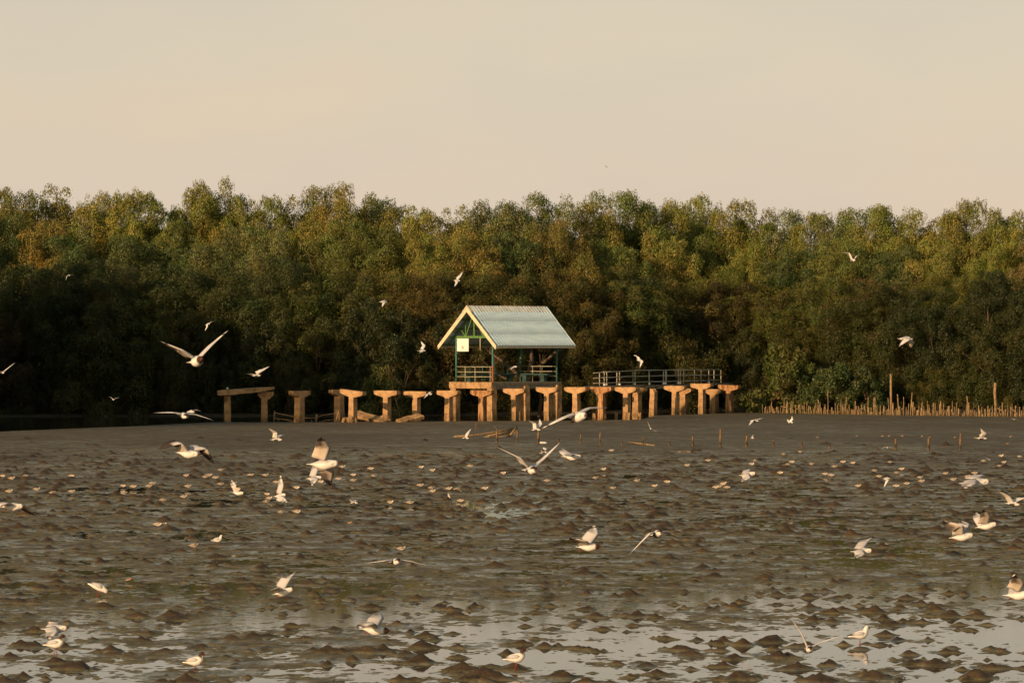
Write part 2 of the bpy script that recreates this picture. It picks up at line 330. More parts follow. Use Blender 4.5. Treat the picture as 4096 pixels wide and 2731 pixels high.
def grid_mesh(name, X, Y, Zz, m_):
    r_, c_ = X.shape; me = bpy.data.meshes.new(name)
    co_ = np.stack([X, Y, Zz], -1).reshape(-1, 3).astype(np.float32)
    idx = np.arange(r_*c_).reshape(r_, c_)
    q = np.stack([idx[:-1, :-1], idx[:-1, 1:], idx[1:, 1:], idx[1:, :-1]], -1).reshape(-1, 4).astype(np.int32)
    me.vertices.add(len(co_)); me.vertices.foreach_set('co', co_.ravel())
    me.loops.add(q.size); me.loops.foreach_set('vertex_index', q.ravel())
    me.polygons.add(len(q)); me.polygons.foreach_set('loop_start', np.arange(len(q), dtype=np.int32)*4)
    me.polygons.foreach_set('use_smooth', np.ones(len(q), dtype=bool))
    me.materials.append(m_); me.update(calc_edges=True); me.validate(); return me
tag(link('mudflat', grid_mesh('mudflat', Xg, Yg, Z, M['mud'])), kind='structure')
# coarse mud around the detailed part and out to the horizon
xs = np.linspace(-300, 300, 301); ys = np.linspace(-120, 330, 226)
XX, YY = np.meshgrid(xs, ys); ZZ = base_h(XX, np.maximum(YY, 20))
ins = (np.abs(XX) < KH*YY-2.5) & (YY > D0+2.5) & (YY < D1-2)
ZZ = np.where(ins, -.5, ZZ-.004)
tag(link('outer_mud', grid_mesh('outer_mud', XX, YY, ZZ, M['mud'])), kind='structure')
wp = MB(); wp.add([(-3000,-1500,0),(3000,-1500,0),(3000,4000,0),(-3000,4000,0)], [(0,1,2,3)]); tag(wp.build('tidal_water', M['water']), kind='structure')
gp = MB(); gp.add([(-3000,-1500,-.9),(3000,-1500,-.9),(3000,4000,-.9),(-3000,4000,-.9)], [(0,1,2,3)]); tag(gp.build('ground', M['floor']), kind='structure')
# forest floor: bank behind the channel, wrapping round to the left
def bank_d(k): return np.interp(k, [(u-CX)/F for u in (-3000,-600,200,900,1800,2600,2800,3060,3500,4096,6000)], [250,258,262,263,265,277,283,283,276,270,262])
kx = np.linspace(-1.2, 1.2, 241); rows = [0, 1.5, 4, 12, 40, 160, 700, 3000]
BX = []; BY = []; BZ = []
for i, r_ in enumerate(rows):
    bd = bank_d(kx)+r_; wob = (fbm(kx*80, kx*0+3, 5, 3)-.5)*2.0
    bd = bd+(wob if i < 3 else 0); bd = np.where(np.abs(kx) > .5, 262+r_, bd); BY.append(bd); BX.append(kx*262+kx*r_*1.0); BZ.append(np.full_like(kx, [-.3,.05,.18,.3,1.8,4,6,9][i]))
tag(link('forest_floor', grid_mesh('forest_floor', np.array(BX), np.array(BY), np.array(BZ), M['floor'])), kind='structure')
lf = MB(); pl = [(-37.5,258),(-36,240),(-36.5,222),(-42,198),(-60,192),(-120,186),(-300,180),(-300,300),(-36,300)]
lf.add([(x, y, .12) for x, y in pl]+[((x-1.5), y-1.5, -.4) for x, y in pl], [tuple(range(9))]+[(i, i+9, (i+1) % 9+9, (i+1) % 9) for i in range(9)])
tag(lf.build('side_bank', M['floor']), kind='structure')

# ------------------------------------------------------------------ trees
def crown_mesh(name, z0, z1, wid, n_puff, n_leaf, leaf, seed, pr=(.6, 1.15), up=.6):
    r_ = np.random.default_rng(seed)
    cz = (z0+z1)/2; hz_ = (z1-z0)/2
    npl = 9 if hz_ > 4 else 7
    pa = np.arange(npl)*2.4+r_.random()*6; prr = np.sqrt((np.arange(npl)+.3)/npl)*wid*.44
    px_, py_ = np.cos(pa)*prr, np.sin(pa)*prr
    ptop = z1-(z1-z0)*(.02+.36*(prr/(wid*.44))**1.6*r_.uniform(.35, 1.1, npl)); ptop[0] = z1
    prad = wid*r_.uniform(.16, .23, npl)
    pi_ = np.concatenate([np.arange(npl), r_.integers(0, npl, max(0, n_puff-npl))]); n_puff = len(pi_)
    hh_ = np.concatenate([np.ones(npl)*.97, r_.random(n_puff-npl)**.8])
    taper = np.clip(1.3-hh_**2*.62, .5, 1.0)
    pz_ = z0+(ptop[pi_]-z0)*hh_
    jt = r_.normal(size=(n_puff, 2))*prad[pi_][:, None]*.72*taper[:, None]
    ctr = np.stack([px_[pi_]*(1-.15*hh_)+jt[:, 0], py_[pi_]*(1-.15*hh_)+jt[:, 1], pz_-prad[pi_]*taper*.6], 1)
    pR = prad[pi_]*taper*r_.uniform(pr[0], pr[1], n_puff)
    spike = r_.random(n_puff) < .3
    which = r_.choice(n_puff, n_leaf, p=pR**2/np.sum(pR**2))
    dv = r_.normal(size=(n_leaf, 3)); dv /= np.linalg.norm(dv, axis=1)[:, None]
    dv[:, 2] = np.where((dv[:, 2] < -.25) & (r_.random(n_leaf) < .7), -dv[:, 2], dv[:, 2])
    rad = pR[which]*(1-.30*r_.random(n_leaf)**1.7)*(1+.16*np.sin(dv[:, 0]*7+which)+.14*np.sin(dv[:, 1]*9+which*2))
    st = np.where(spike[which], 1.45, 1.15)
    pos = ctr[which]+dv*(rad*1.0)[:, None]*np.stack([np.ones(n_leaf), np.ones(n_leaf), st], 1)
    # twig clusters: leaves snap towards a set of twig ends
    tw = r_.integers(0, n_leaf, n_leaf//7); tk = tw[r_.integers(0, len(tw), n_leaf)]
    same = which[tk] == which
    pos = np.where((same & (r_.random(n_leaf) < .8))[:, None], pos[tk]+r_.normal(size=(n_leaf, 3))*.075, pos)
    ax = dv*.25+np.array([0, 0, up])+r_.normal(size=(n_leaf, 3))*.4; ax /= np.linalg.norm(ax, axis=1)[:, None]
    nn = dv+r_.normal(size=(n_leaf, 3))*.2; sd = np.cross(ax, nn); sd /= np.linalg.norm(sd, axis=1)[:, None]+1e-6
    L = leaf*r_.uniform(.7, 1.35, n_leaf)[:, None]; Wd = L*.46
    bend = np.cross(sd, ax)*L*.12
    v = np.stack([pos-ax*L/2, pos+sd*Wd/2+bend, pos+ax*L/2, pos-sd*Wd/2+bend], 1).reshape(-1, 3)
    me = bpy.data.meshes.new(name); q = np.arange(n_leaf*4, dtype=np.int32)
    me.vertices.add(len(v)); me.vertices.foreach_set('co', v.astype(np.float32).ravel())
    me.loops.add(len(q)); me.loops.foreach_set('vertex_index', q)
    me.polygons.add(n_leaf); me.polygons.foreach_set('loop_start', np.arange(n_leaf, dtype=np.int32)*4)
    me.materials.append(M['leaf']); me.update(calc_edges=True)
    return me, ctr, pR
def trunk_mesh(name, z_top, ctr, seed, rad=.16, prop=False, material='bark', nb=12, lean=.5):
    r_ = random.Random(seed); mb = MB()
    a = r_.uniform(0, 6.28)
    def tp(t): return Vector((math.cos(a)*lean*t*t+.12*math.sin(t*7+seed), math.sin(a)*lean*t*t+.12*math.cos(t*6+seed), z_top*t-.25*(1-t)))
    mb.tube([tp(i/8) for i in range(9)], [rad*(1.25-.95*i/8) for i in range(9)], 8)
    for j in range(nb):
        c = Vector(ctr[r_.randrange(len(ctr))]); t = min(.9, max(.12, (c.z/z_top)*.55)); p0 = tp(t)
        mid = (p0+c)/2+Vector((r_.uniform(-.3, .3), r_.uniform(-.3, .3), r_.uniform(-.4, .1)))
        mb.tube([p0, (p0+mid)/2+Vector((0, 0, -.1)), mid, (mid+c)/2, c], [rad*.5, rad*.4, rad*.3, rad*.2, rad*.08], 6)
    if prop:
        for j in range(9):
            an = r_.random()*6.28; h = r_.uniform(.6, 1.6); ln = r_.uniform(.5, 1.3)
            mb.tube([(0, 0, h), (math.cos(an)*ln*.5, math.sin(an)*ln*.5, h*.85), (math.cos(an)*ln*.9, math.sin(an)*ln*.9, h*.4), (math.cos(an)*ln, math.sin(an)*ln, -.3)], [.045, .04, .035, .03], 5, mi=1)
    return mb.mesh(name, [M[material], M['roots']], True)
protos = {'tall': [], 'edge': [], 'bush': []}
for i in range(5):
    me, c_, pr_ = crown_mesh('crown', 3.0, 13.6, 6.0+.5*(i % 3), 100, 95000, .120, 100+i, pr=(.45, .92))
    protos['tall'].append((me, trunk_mesh('trunk', 10, c_, i, .17), 14.0))
for i in range(5):
    me, c_, pr_ = crown_mesh('crown', -.3, 7.4, 5.4+.4*(i % 3), 62, 56000, .120, 200+i, pr=(.45, .92))
    protos['edge'].append((me, trunk_mesh('trunk', 5.5, c_, 30+i, .12, prop=(i % 2 == 0)), 7.6))
for i in range(2):
    me, c_, pr_ = crown_mesh('crown', .15, 3.4, 2.8, 30, 9000, .16, 300+i, pr=(.7, 1.2))
    protos['bush'].append((me, trunk_mesh('trunk', 2.4, c_, 50+i, .05, prop=(i == 0), nb=6, lean=.2), 3.7))
PAL = {'olive': (.145,.135,.030), 'rusty brown': (.150,.122,.030), 'dark green': (.066,.084,.026), 'yellow green': (.138,.142,.028), 'mid green': (.108,.118,.028), 'dull brown': (.108,.088,.030), 'grey green': (.112,.118,.042)}
trees = []
def tree(kind, i, x, y, h, colname, rowname, zb=.1, rz=None, sxy=None, label=None, group='mangrove trees of the forest'):
    cm, tm, H = protos[kind][i % len(protos[kind])]
    root = empty('mangrove_tree' if kind != 'bush' else 'mangrove_bush', (x, y, zb), random.random()*6.28 if rz is None else rz)
    s = h/H; q = sxy or random.uniform(.9, 1.15); root.scale = (s*q if kind != 'tall' else q, s*q if kind != 'tall' else q, s)
    c1 = link('crown', cm, root); b_ = PAL[colname]; f = random.uniform(.85, 1.18); f *= {'skyline': 1.5, 'upper': 1.45, 'middle': .85, 'lower': .62, 'front': .5, 'low': .5, 'side': .6}.get(rowname, 1.0); c1.color = (b_[0]*f, b_[1]*f*1.03, b_[2]*f*1.15, 1)  # row factor paints sunlit tops and shaded lower rows into the leaf colour
    link('trunk', tm, root)
    tag(root, label, 'tree' if kind != 'bush' else 'bush', group)
    if not label: trees.append((root, colname, rowname, CX+x/y*F, kind))
    return root
def pick(u, row, r_):
    if row == 'skyline':
        return r_.choice(['olive', 'mid green', 'yellow green', 'olive', 'grey green'])
    if u < 1500: return r_.choice(['rusty brown', 'olive', 'dark green', 'mid green', 'grey green'] if row == 'upper' else ['dark green', 'dark green', 'mid green', 'grey green', 'dull brown'])  # lower left rows get darker greens, shade put into the leaf colour
    if u < 2600: return r_.choice(['olive', 'rusty brown', 'mid green', 'olive', 'dark green'])
    return r_.choice(['mid green', 'yellow green', 'dull brown', 'olive', 'dark green', 'mid green'])
rt = random.Random(5)
SKU = [-300,0,60,150,260,330,420,520,640,760,880,980,1080,1180,1330,1480,1530,1620,1700,1850,2000,2120,2230,2330,2420,2520,2650,2780,2900,3050,3190,3270,3350,3480,3640,3740,3830,3950,4096,4500]
SKV = [760,730,800,760,740,800,735,800,800,780,730,790,790,765,740,745,825,815,810,810,800,800,770,830,800,790,800,790,820,830,890,860,840,830,860,840,815,850,860,860]
def sky_v(u): return float(np.interp(u, SKU, SKV))
def frontd(u): return float(np.interp(u, [-600,900,1800,2250,2600,2800,3060,4096,5000], [264,265.5,267.5,273,282,287,286,274,266]))
# skyline trees stand at each peak of the photographed outline
def row(kind, name, us, off, hf, i0):
    for n_, u in enumerate(us):
        u2 = u+rt.uniform(-25, 25); d = frontd(u)+off+rt.uniform(-1, 1); h = hf(u2, d)*rt.uniform(.97, 1.02)
        tree(kind, i0+n_*3+rt.randrange(3), wx(u2, d), d, h, pick(u, name, rt), name)
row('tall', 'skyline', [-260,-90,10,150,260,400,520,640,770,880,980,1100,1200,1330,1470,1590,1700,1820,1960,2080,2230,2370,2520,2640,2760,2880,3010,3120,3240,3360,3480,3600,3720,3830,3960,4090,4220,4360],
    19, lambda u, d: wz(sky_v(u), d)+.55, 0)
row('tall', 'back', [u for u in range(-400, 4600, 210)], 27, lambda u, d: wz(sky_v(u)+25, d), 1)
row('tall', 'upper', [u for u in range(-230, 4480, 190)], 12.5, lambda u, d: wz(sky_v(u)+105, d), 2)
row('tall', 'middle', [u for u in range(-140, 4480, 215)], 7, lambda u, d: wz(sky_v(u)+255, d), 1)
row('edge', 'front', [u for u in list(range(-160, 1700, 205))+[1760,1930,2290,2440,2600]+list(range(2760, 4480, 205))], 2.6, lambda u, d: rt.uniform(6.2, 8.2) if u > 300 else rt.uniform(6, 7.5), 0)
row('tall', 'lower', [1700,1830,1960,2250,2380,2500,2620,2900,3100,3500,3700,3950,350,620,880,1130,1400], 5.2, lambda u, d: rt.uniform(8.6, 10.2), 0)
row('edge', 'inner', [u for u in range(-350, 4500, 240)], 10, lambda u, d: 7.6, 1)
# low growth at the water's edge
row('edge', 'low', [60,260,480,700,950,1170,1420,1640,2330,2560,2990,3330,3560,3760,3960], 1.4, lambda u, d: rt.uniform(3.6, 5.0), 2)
# undergrowth: an uncountable dark tangle between the trunks
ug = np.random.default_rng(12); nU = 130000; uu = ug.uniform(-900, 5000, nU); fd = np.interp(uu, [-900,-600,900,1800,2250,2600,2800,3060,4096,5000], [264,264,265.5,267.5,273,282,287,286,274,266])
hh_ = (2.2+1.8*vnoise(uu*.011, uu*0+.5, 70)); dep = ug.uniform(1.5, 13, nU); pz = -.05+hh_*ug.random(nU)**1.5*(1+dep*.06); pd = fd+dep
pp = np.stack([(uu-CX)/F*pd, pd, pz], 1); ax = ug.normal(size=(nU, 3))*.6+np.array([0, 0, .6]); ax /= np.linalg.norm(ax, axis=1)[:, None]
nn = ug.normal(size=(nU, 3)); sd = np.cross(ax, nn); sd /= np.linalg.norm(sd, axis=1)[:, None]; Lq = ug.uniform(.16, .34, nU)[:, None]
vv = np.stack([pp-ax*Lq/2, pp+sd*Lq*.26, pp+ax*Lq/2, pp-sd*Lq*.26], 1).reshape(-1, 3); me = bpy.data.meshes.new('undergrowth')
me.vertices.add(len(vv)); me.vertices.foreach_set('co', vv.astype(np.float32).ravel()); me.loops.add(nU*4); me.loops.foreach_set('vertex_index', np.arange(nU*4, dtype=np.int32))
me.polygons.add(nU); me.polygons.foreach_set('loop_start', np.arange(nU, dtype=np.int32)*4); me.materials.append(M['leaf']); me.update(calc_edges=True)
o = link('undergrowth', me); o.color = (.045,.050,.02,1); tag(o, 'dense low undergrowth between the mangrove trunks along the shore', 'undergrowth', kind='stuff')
ORD = ['leftmost','second','third','fourth','fifth','sixth','seventh','eighth','ninth','tenth','eleventh','twelfth','thirteenth','fourteenth','fifteenth','sixteenth','seventeenth','eighteenth','nineteenth','twentieth','twenty-first','twenty-second','twenty-third','twenty-fourth','twenty-fifth','twenty-sixth','twenty-seventh','twenty-eighth','twenty-ninth','thirtieth','thirty-first','thirty-second','thirty-third','thirty-fourth','thirty-fifth','thirty-sixth','thirty-seventh','thirty-eighth','thirty-ninth','fortieth']
def over(u):
    for lim, t in [(300, 'near the left edge'), (860, 'left of the broken slab'), (1150, 'behind the broken slab'), (1700, 'left of the pavilion'), (2350, 'behind the pavilion'), (2620, 'right of the pavilion'), (2980, 'behind the walkway end'), (3640, 'left of the tall stake'), (4400, 'near the right edge')]:
        if u < lim: return t
    return 'beyond the right edge'
RN = {'skyline': 'tall {c} skyline mangrove', 'back': '{c} mangrove behind the skyline', 'upper': '{c} mangrove just below the skyline', 'middle': '{c} mangrove halfway up the forest', 'lower': '{c} mangrove low in the forest', 'front': 'broad {c} mangrove at forest foot', 'low': 'short {c} mangrove at water edge', 'inner': '{c} mangrove inside the forest'}
for rn in RN:
    lst = sorted([t for t in trees if t[2] == rn], key=lambda t: t[3])
    for i, t in enumerate(lst):
        t[0]['label'] = RN[rn].format(c=t[1])+', '+over(t[3])+', '+ORD[min(i, 39)]+(' of them' if i == 0 else ' from left')
# trees on the side bank, outside the left edge, which shade the left of the scene
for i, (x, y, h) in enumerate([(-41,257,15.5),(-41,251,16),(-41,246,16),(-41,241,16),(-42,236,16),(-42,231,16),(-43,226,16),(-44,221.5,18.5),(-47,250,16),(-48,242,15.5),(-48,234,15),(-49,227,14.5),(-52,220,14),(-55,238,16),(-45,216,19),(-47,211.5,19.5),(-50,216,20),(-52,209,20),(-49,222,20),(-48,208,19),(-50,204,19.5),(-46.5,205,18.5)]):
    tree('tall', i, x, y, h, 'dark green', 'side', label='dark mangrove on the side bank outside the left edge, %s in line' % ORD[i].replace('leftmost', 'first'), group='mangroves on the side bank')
# shrub crowding pieces visible by themselves
tree('bush', 0, wx(1535, 258), 258, 3.5, 'mid green', '', sxy=1.0, label='small leafy mangrove sapling behind the fallen concrete slabs', group='young mangroves')
for i, (u, d, h, c_) in enumerate([(3150, 280, 4.9, 'mid green'), (3360, 276.5, 3.7, 'dark green'), (3470, 276, 3.1, 'dark green'), (3230, 279, 3.4, 'dark green')]):
    tree('bush', i, wx(u, d), d, h, c_, '', sxy=1.25, label=['tallest pointed bush behind the left of the bamboo stakes', 'bright leafed bush on reddish prop roots behind the stakes', 'low bush left of the tall bamboo pole', 'small bush with prop roots behind the leftmost stakes'][i], group='young mangroves')
# big forked tree seen through the pavilion
def bare_tree(label, u, d, pts, m_, name='bare_tree', twig=40, seed=1):
    root = empty(name, (wx(u, d), d, .05)); r_ = random.Random(seed); mb = MB(); tips = []
    for p, rads in pts:
        mb.tube(p, rads, 8); tips.append((Vector(p[-1]), Vector(p[-1])-Vector(p[-2])))
    mb.build('trunk', M[m_], root, True); mb = MB()
    for k in range(twig):
        p, dr = tips[k % len(tips)]; q = p+Vector((r_.gauss(0, .5), r_.gauss(0, .3), r_.uniform(.2, 1.2))); e = q+Vector((r_.gauss(0, .4), r_.gauss(0, .3), r_.uniform(.1, .8)))
        mb.tube([p, (p+q)/2+Vector((0, 0, .1)), q, e], [.03, .022, .015, .008], 4)
    mb.build('twigs', M[m_], root, True); tag(root, label, 'tree'); return root
bare_tree('big forked mangrove trunk standing behind the pavilion deck', 2110, 264.5, [
    ([(-.4,0,-.3),(-.5,0,.9),(-.15,0,1.9),(.1,0,2.8),(.3,0,3.8),(.2,0,5.2)], [.34,.3,.26,.2,.15,.07]),
    ([(-.1,0,2.0),(-.9,.1,3.0),(-1.6,.1,3.6),(-2.6,.1,4.3)], [.17,.13,.1,.05]), ([(.2,0,3.0),(1.0,0,3.5),(1.9,0,4.3),(2.8,0,4.7)], [.16,.12,.09,.04]),
    ([(-.5,0,.9),(-.9,0,1.7),(-1.3,0,2.4),(-2.3,0,2.9)], [.16,.12,.08,.04]), ([(.8,0,-.2),(.9,0,1.0),(.8,0,2.2),(.9,0,3.4)], [.14,.11,.09,.05])], 'bark', seed=3)
bare_tree('thin crooked sapling stem with orange foot behind the rubble', 1585, 256, [
    ([(.3,0,-.2),(.15,0,.6),(0,0,1.1),(-.2,0,1.9),(-.35,0,2.6)], [.035,.035,.03,.02,.012]), ([(0,0,1.1),(.35,0,1.7),(.6,0,2.0)], [.02,.015,.01])], 'bark', seed=9, twig=8)

# ------------------------------------------------------------------ concrete pillars
TH = R(40)
def rz_of(th): return -th
def t_pillar(label, u, vb, vtop, th=R(34), cap=True, lit=None, stain=False, zdrop=0, tilt=0, L=1.62, group='concrete T pillars of the ruined walkway', d=None, wcol=.36, rough_base=0):
    d = d or gd(vb); x = wx(u, d); zt = wz(vtop, d)
    root = empty('concrete_pillar', (x, d, 0), rz_of(th)); root.rotation_euler.y = tilt
    ch = .41; zc = zt-(ch if cap else 0)
    mb = MB(); bm = bmesh.new(); ncut = 9
    vs = []; fs = []; r_ = random.Random(int(u*7+vb))
    for i in range(ncut+1):
        t = i/ncut; z = -.4+(zc+.4)*t; wv = wcol*(1+.16*(1-t)**2); dx = r_.uniform(-.012, .012); dy = r_.uniform(-.012, .012)
        for (a, b_) in ((-1, -1), (-.0, -1.0), (1, -1), (1, 0), (1, 1), (0, 1), (-1, 1), (-1, 0)):
            k = 1+r_.uniform(-.02, .02); vs.append((a*wv/2*k+dx, b_*(wv+.05)/2*k+dy, z))
    for i in range(ncut):
        for k in range(8): fs.append((i*8+k, i*8+(k+1) % 8, (i+1)*8+(k+1) % 8, (i+1)*8+k))
    fs.append(tuple(ncut*8+k for k in range(8)))
    if not cap:  # broken sloping top
        for k in range(8): v = vs[ncut*8+k]; vs[ncut*8+k] = (v[0], v[1], v[2]+(.1 if v[0] < 0 else -.08)+r_.uniform(-.03, .03))
    mb.add(vs, fs); mb.build('column', M['rust_concrete' if stain else 'concrete'], root)
    if rough_base:
        mb = MB()
        for k in range(6): mb.box((r_.uniform(-.3, .3), -.25+r_.uniform(-.2, .2), .08+r_.uniform(0, .15)), (r_.uniform(.2, .4), .25, r_.uniform(.2, .4)), Matrix.Rotation(r_.random()*3, 3, 'Z') @ Matrix.Rotation(r_.uniform(-.4, .4), 3, 'X'), sub=1, jit=.05)
        mb.build('footing', M['concrete'], root)
    if cap:
        mb = MB(); pr = [(-L/2, 0), (L/2, 0), (L/2+.01, -.19), (L/2-.08, -.26), (wcol*.62, -ch), (-wcol*.62, -ch), (-L/2+.08, -.26), (-L/2-.01, -.19)]
        N = 5; vs = []; fs = []; tk = .42
        pts = []
        for i in range(len(pr)):
            a, b_ = Vector(pr[i]), Vector(pr[(i+1) % len(pr)])
            m_ = 4 if (a-b_).length > .5 else 1
            for k in range(m_): pts.append(a.lerp(b_, k/m_))
        n_ = len(pts)
        for j in range(N):
            for p in pts:
                q = Vector((p.x*3+u, j*2.0, p.y*4)); vs.append((p.x+noise.noise(q)*.035, -tk/2+tk*j/(N-1)+noise.noise(q+Vector((5,5,5)))*.012, zt+p.y+noise.noise(q+Vector((7,1,3)))*.03-zdrop*(p.x/L)))
        for j in range(N-1):
            for k in range(n_): fs.append((j*n_+k, j*n_+(k+1) % n_, (j+1)*n_+(k+1) % n_, (j+1)*n_+k))
        fs.append(tuple(range(n_))); fs.append(tuple((N-1)*n_+k for k in range(n_)))
        mb.add(vs, fs); mb.build('cap', M['rust_concrete' if stain else 'concrete'], root)
    tag(root, label, 'pillar', group); return root
TP = R(-52); TQ = R(36)
t_pillar('leftmost lone T pillar, half in shade, its grey cap turned edge on', 1198, 1691, 1563, TP, wcol=.42)
t_pillar('upright T pillar behind a leaning neighbour, left of the fallen slab', 1357, 1694, 1558, TP, d=247.5, wcol=.42)
t_pillar('T pillar with sloping cap standing in rubble beside the fallen slab', 1412, 1691, 1561, rough_base=1, zdrop=.16, L=1.75)
t_pillar('flared T pillar between the two fallen slabs', 1548, 1686, 1562, rough_base=1, L=1.78)
t_pillar('T pillar rising behind the pale tipped slab', 1666, 1685, 1565, L=1.75)
t_pillar('T pillar just left of the pavilion corner pillar', 1795, 1683, 1562)
t_pillar('T pillar with rust streaked cap under the pavilion front corner', 1930, 1681, 1561, stain=True)
t_pillar('clean capped T pillar below the middle of the pavilion deck', 2060, 1678, 1554)
t_pillar('T pillar below the right end of the pavilion deck', 2192, 1676, 1549)
t_pillar('first T pillar right of the pavilion, behind the large gull', 2306, 1681, 1548)
t_pillar('second T pillar right of the pavilion with rust runs down its column', 2408, 1681, 1547, stain=True)
t_pillar('third T pillar right of the pavilion, left of the broken stump', 2508, 1677, 1548)
t_pillar('leaning capless pillar stump under the middle of the walkway', 2612, 1662, 1561, cap=False, tilt=.03)
t_pillar('T pillar right of the capless stump under the railing', 2702, 1659, 1543)
t_pillar('T pillar carrying the right end of the railing', 2808, 1654, 1534)
t_pillar('rightmost T pillar with nothing on its tilted cap', 2918, 1651, 1540, stain=True, zdrop=.05)
for u, d, v, lb in [(2737, 281, 1553, 'shaded back pillar between two T pillars under the walkway'), (2857, 282, 1556, 'blotchy back pillar beside the rightmost T pillar'), (2548, 268, 1550, 'dim back pillar left of the capless stump'), (2405, 266, 1552, 'dim back pillar behind the rust stained T pillar')]:
    t_pillar(lb, u, 0, v, d=d, wcol=.45, L=1.4, group='back pillars of the walkway')
# broken platform on the left
def platform():
    d = gd(1685); rt_ = empty('broken_platform', (wx(980, d), d, 0))
    k = d/F
    def P(u, v, dy=0): return ((u-980)*k, dy, wz(v, d))
    mb = MB(); n = 10; vs = []; fs = []
    for i in range(n+1):
        t = i/n; u = 872+(1090-872)*t; top = 1562-14*t; th_ = .30 if t < .75 else .26-.4*(t-.75)
        for (dy, dz) in ((-.75, 0), (.75, .02), (.75, -th_), (-.75, -th_)):
            q = Vector((t*9, dy, dz*5)); x, y, z = P(u, top, dy+1.5*t); vs.append((x+noise.noise(q)*.03, y+noise.noise(q+Vector((3,3,3)))*.06, z+dz+noise.noise(q+Vector((8,0,0)))*.05))
    for i in range(n):
        for j in range(4): fs.append((i*4+j, i*4+(j+1) % 4, (i+1)*4+(j+1) % 4, (i+1)*4+j))
    fs += [(0,1,2,3), tuple(n*4+j for j in (3,2,1,0))]
    mb.add(vs, fs); mb.build('slab', M['concrete'], rt_)
    for u, off in ((909, .3), (1053, 1.2)):
        mb = MB(); x = (u-980)*k; mb.box((x, off, .78), (.42, .46, 2.3), None, sub=3, jit=.03, taper=.9); mb.build('column', M['concrete'], rt_)
    mb = MB(); x = (1058-980)*k; pr = [(-.5,-.02),(.5,.04),(.5,-.2),(.25,-.45),(-.25,-.45),(-.5,-.2)]
    mb.add([(x+a, 1.0, wz(1556, d)+b_-.2) for a, b_ in pr]+[(x+a, 1.5, wz(1556, d)+b_-.2) for a, b_ in pr], [tuple(range(6)), tuple(range(11, 5, -1))]+[(i, (i+1) % 6, (i+1) % 6+6, i+6) for i in range(6)])
    mb.build('cap', M['concrete'], rt_)
    tag(rt_, 'broken grey concrete platform slab on two shaded columns at the left', 'platform')
    cup = MB(); x, y, z = P(907, 1560, .6); cup.tube([(x, y, z+.02), (x, y, z+.08), (x, y, z+.16), (x, y, z+.17)], [.055, .06, .065, .058], 12)
    o = cup.build('plastic_cup', M['plastic'], None, True); o.location = rt_.location; tag(o, 'small white plastic cup on the broken platform slab', 'cup')
platform()
def fallen(label, pts, th_, wd, mt='concrete'):
    # pts: two ends (u, v, d) of the slab's centre line
    a = W(*pts[0]); b_ = W(*pts[1]); ax = (b_-a); L = ax.length; ax.normalize(); sd = Vector((0, 1, .35)); sd = (sd-ax*sd.dot(ax)).normalized(); up = ax.cross(sd)
    if up.z < 0: up = -up
    rot = Matrix((ax, sd, up)).transposed(); mb = MB(); mb.box((0, 0, 0), (L, wd, th_), rot, sub=4, jit=.07)
    o = mb.build('fallen_slab', M[mt]); o.location = (a+b_)/2; tag(o, label, 'concrete slab', 'fallen slabs in the shallows'); return o
fallen('long fallen concrete slab sloping down to the right between two T pillars', [(1422, 1655, 246), (1548, 1690, 244.5)], .22, .8)
fallen('pale tipped slab resting against the foot of a T pillar', [(1596, 1688, 244), (1682, 1664, 245)], .20, .7)
# stumps by the shore
for u, vt, vb, wd, lb in [(2376,1653,1681,.18,'split stump with thin prongs right of the large gull'), (2415,1655,1681,.22,'wide split stump between the large gull and the plain stumps'), (2465,1648,1679,.17,'leaning plain stump, first of three at the shore'), (2510,1649,1681,.26,'thickest plain stump in front of a T pillar'), (2557,1649,1680,.17,'rightmost plain stump at the shore edge'), (1903,1690,1720,.05,'thin brown stake in smooth mud left of the bamboo frame')]:
    d = gd(vb); mb = MB(); x = wx(u, d); zt = wz(vt, d)
    if 'split' in lb:
        mb.box((0, 0, zt-.14), (wd, .16, .28), sub=2, jit=.03)
        for s_ in (-.38, 0, .38): mb.box((s_*wd, 0, (zt-.28)/2-.05), (wd*.2, .05, zt-.14), sub=1, jit=.01)
    else: mb.box((0, 0, (zt-.15)/2), (wd, wd, zt+.15), Matrix.Rotation(.06, 3, 'Y'), sub=3, jit=.03, taper=1.1)
    o = mb.build('stump', M['concrete' if wd > .1 else 'post']); o.location = (x, d, 0); tag(o, lb, 'stump')
for u, v in [(405,1712),(560,1700),(700,1696),(1006,1690),(1067,1689),(640,1702),(1730,1686),(3420,1675),(2750,1668),(2695,1668),(2660,1670)]:
    pass

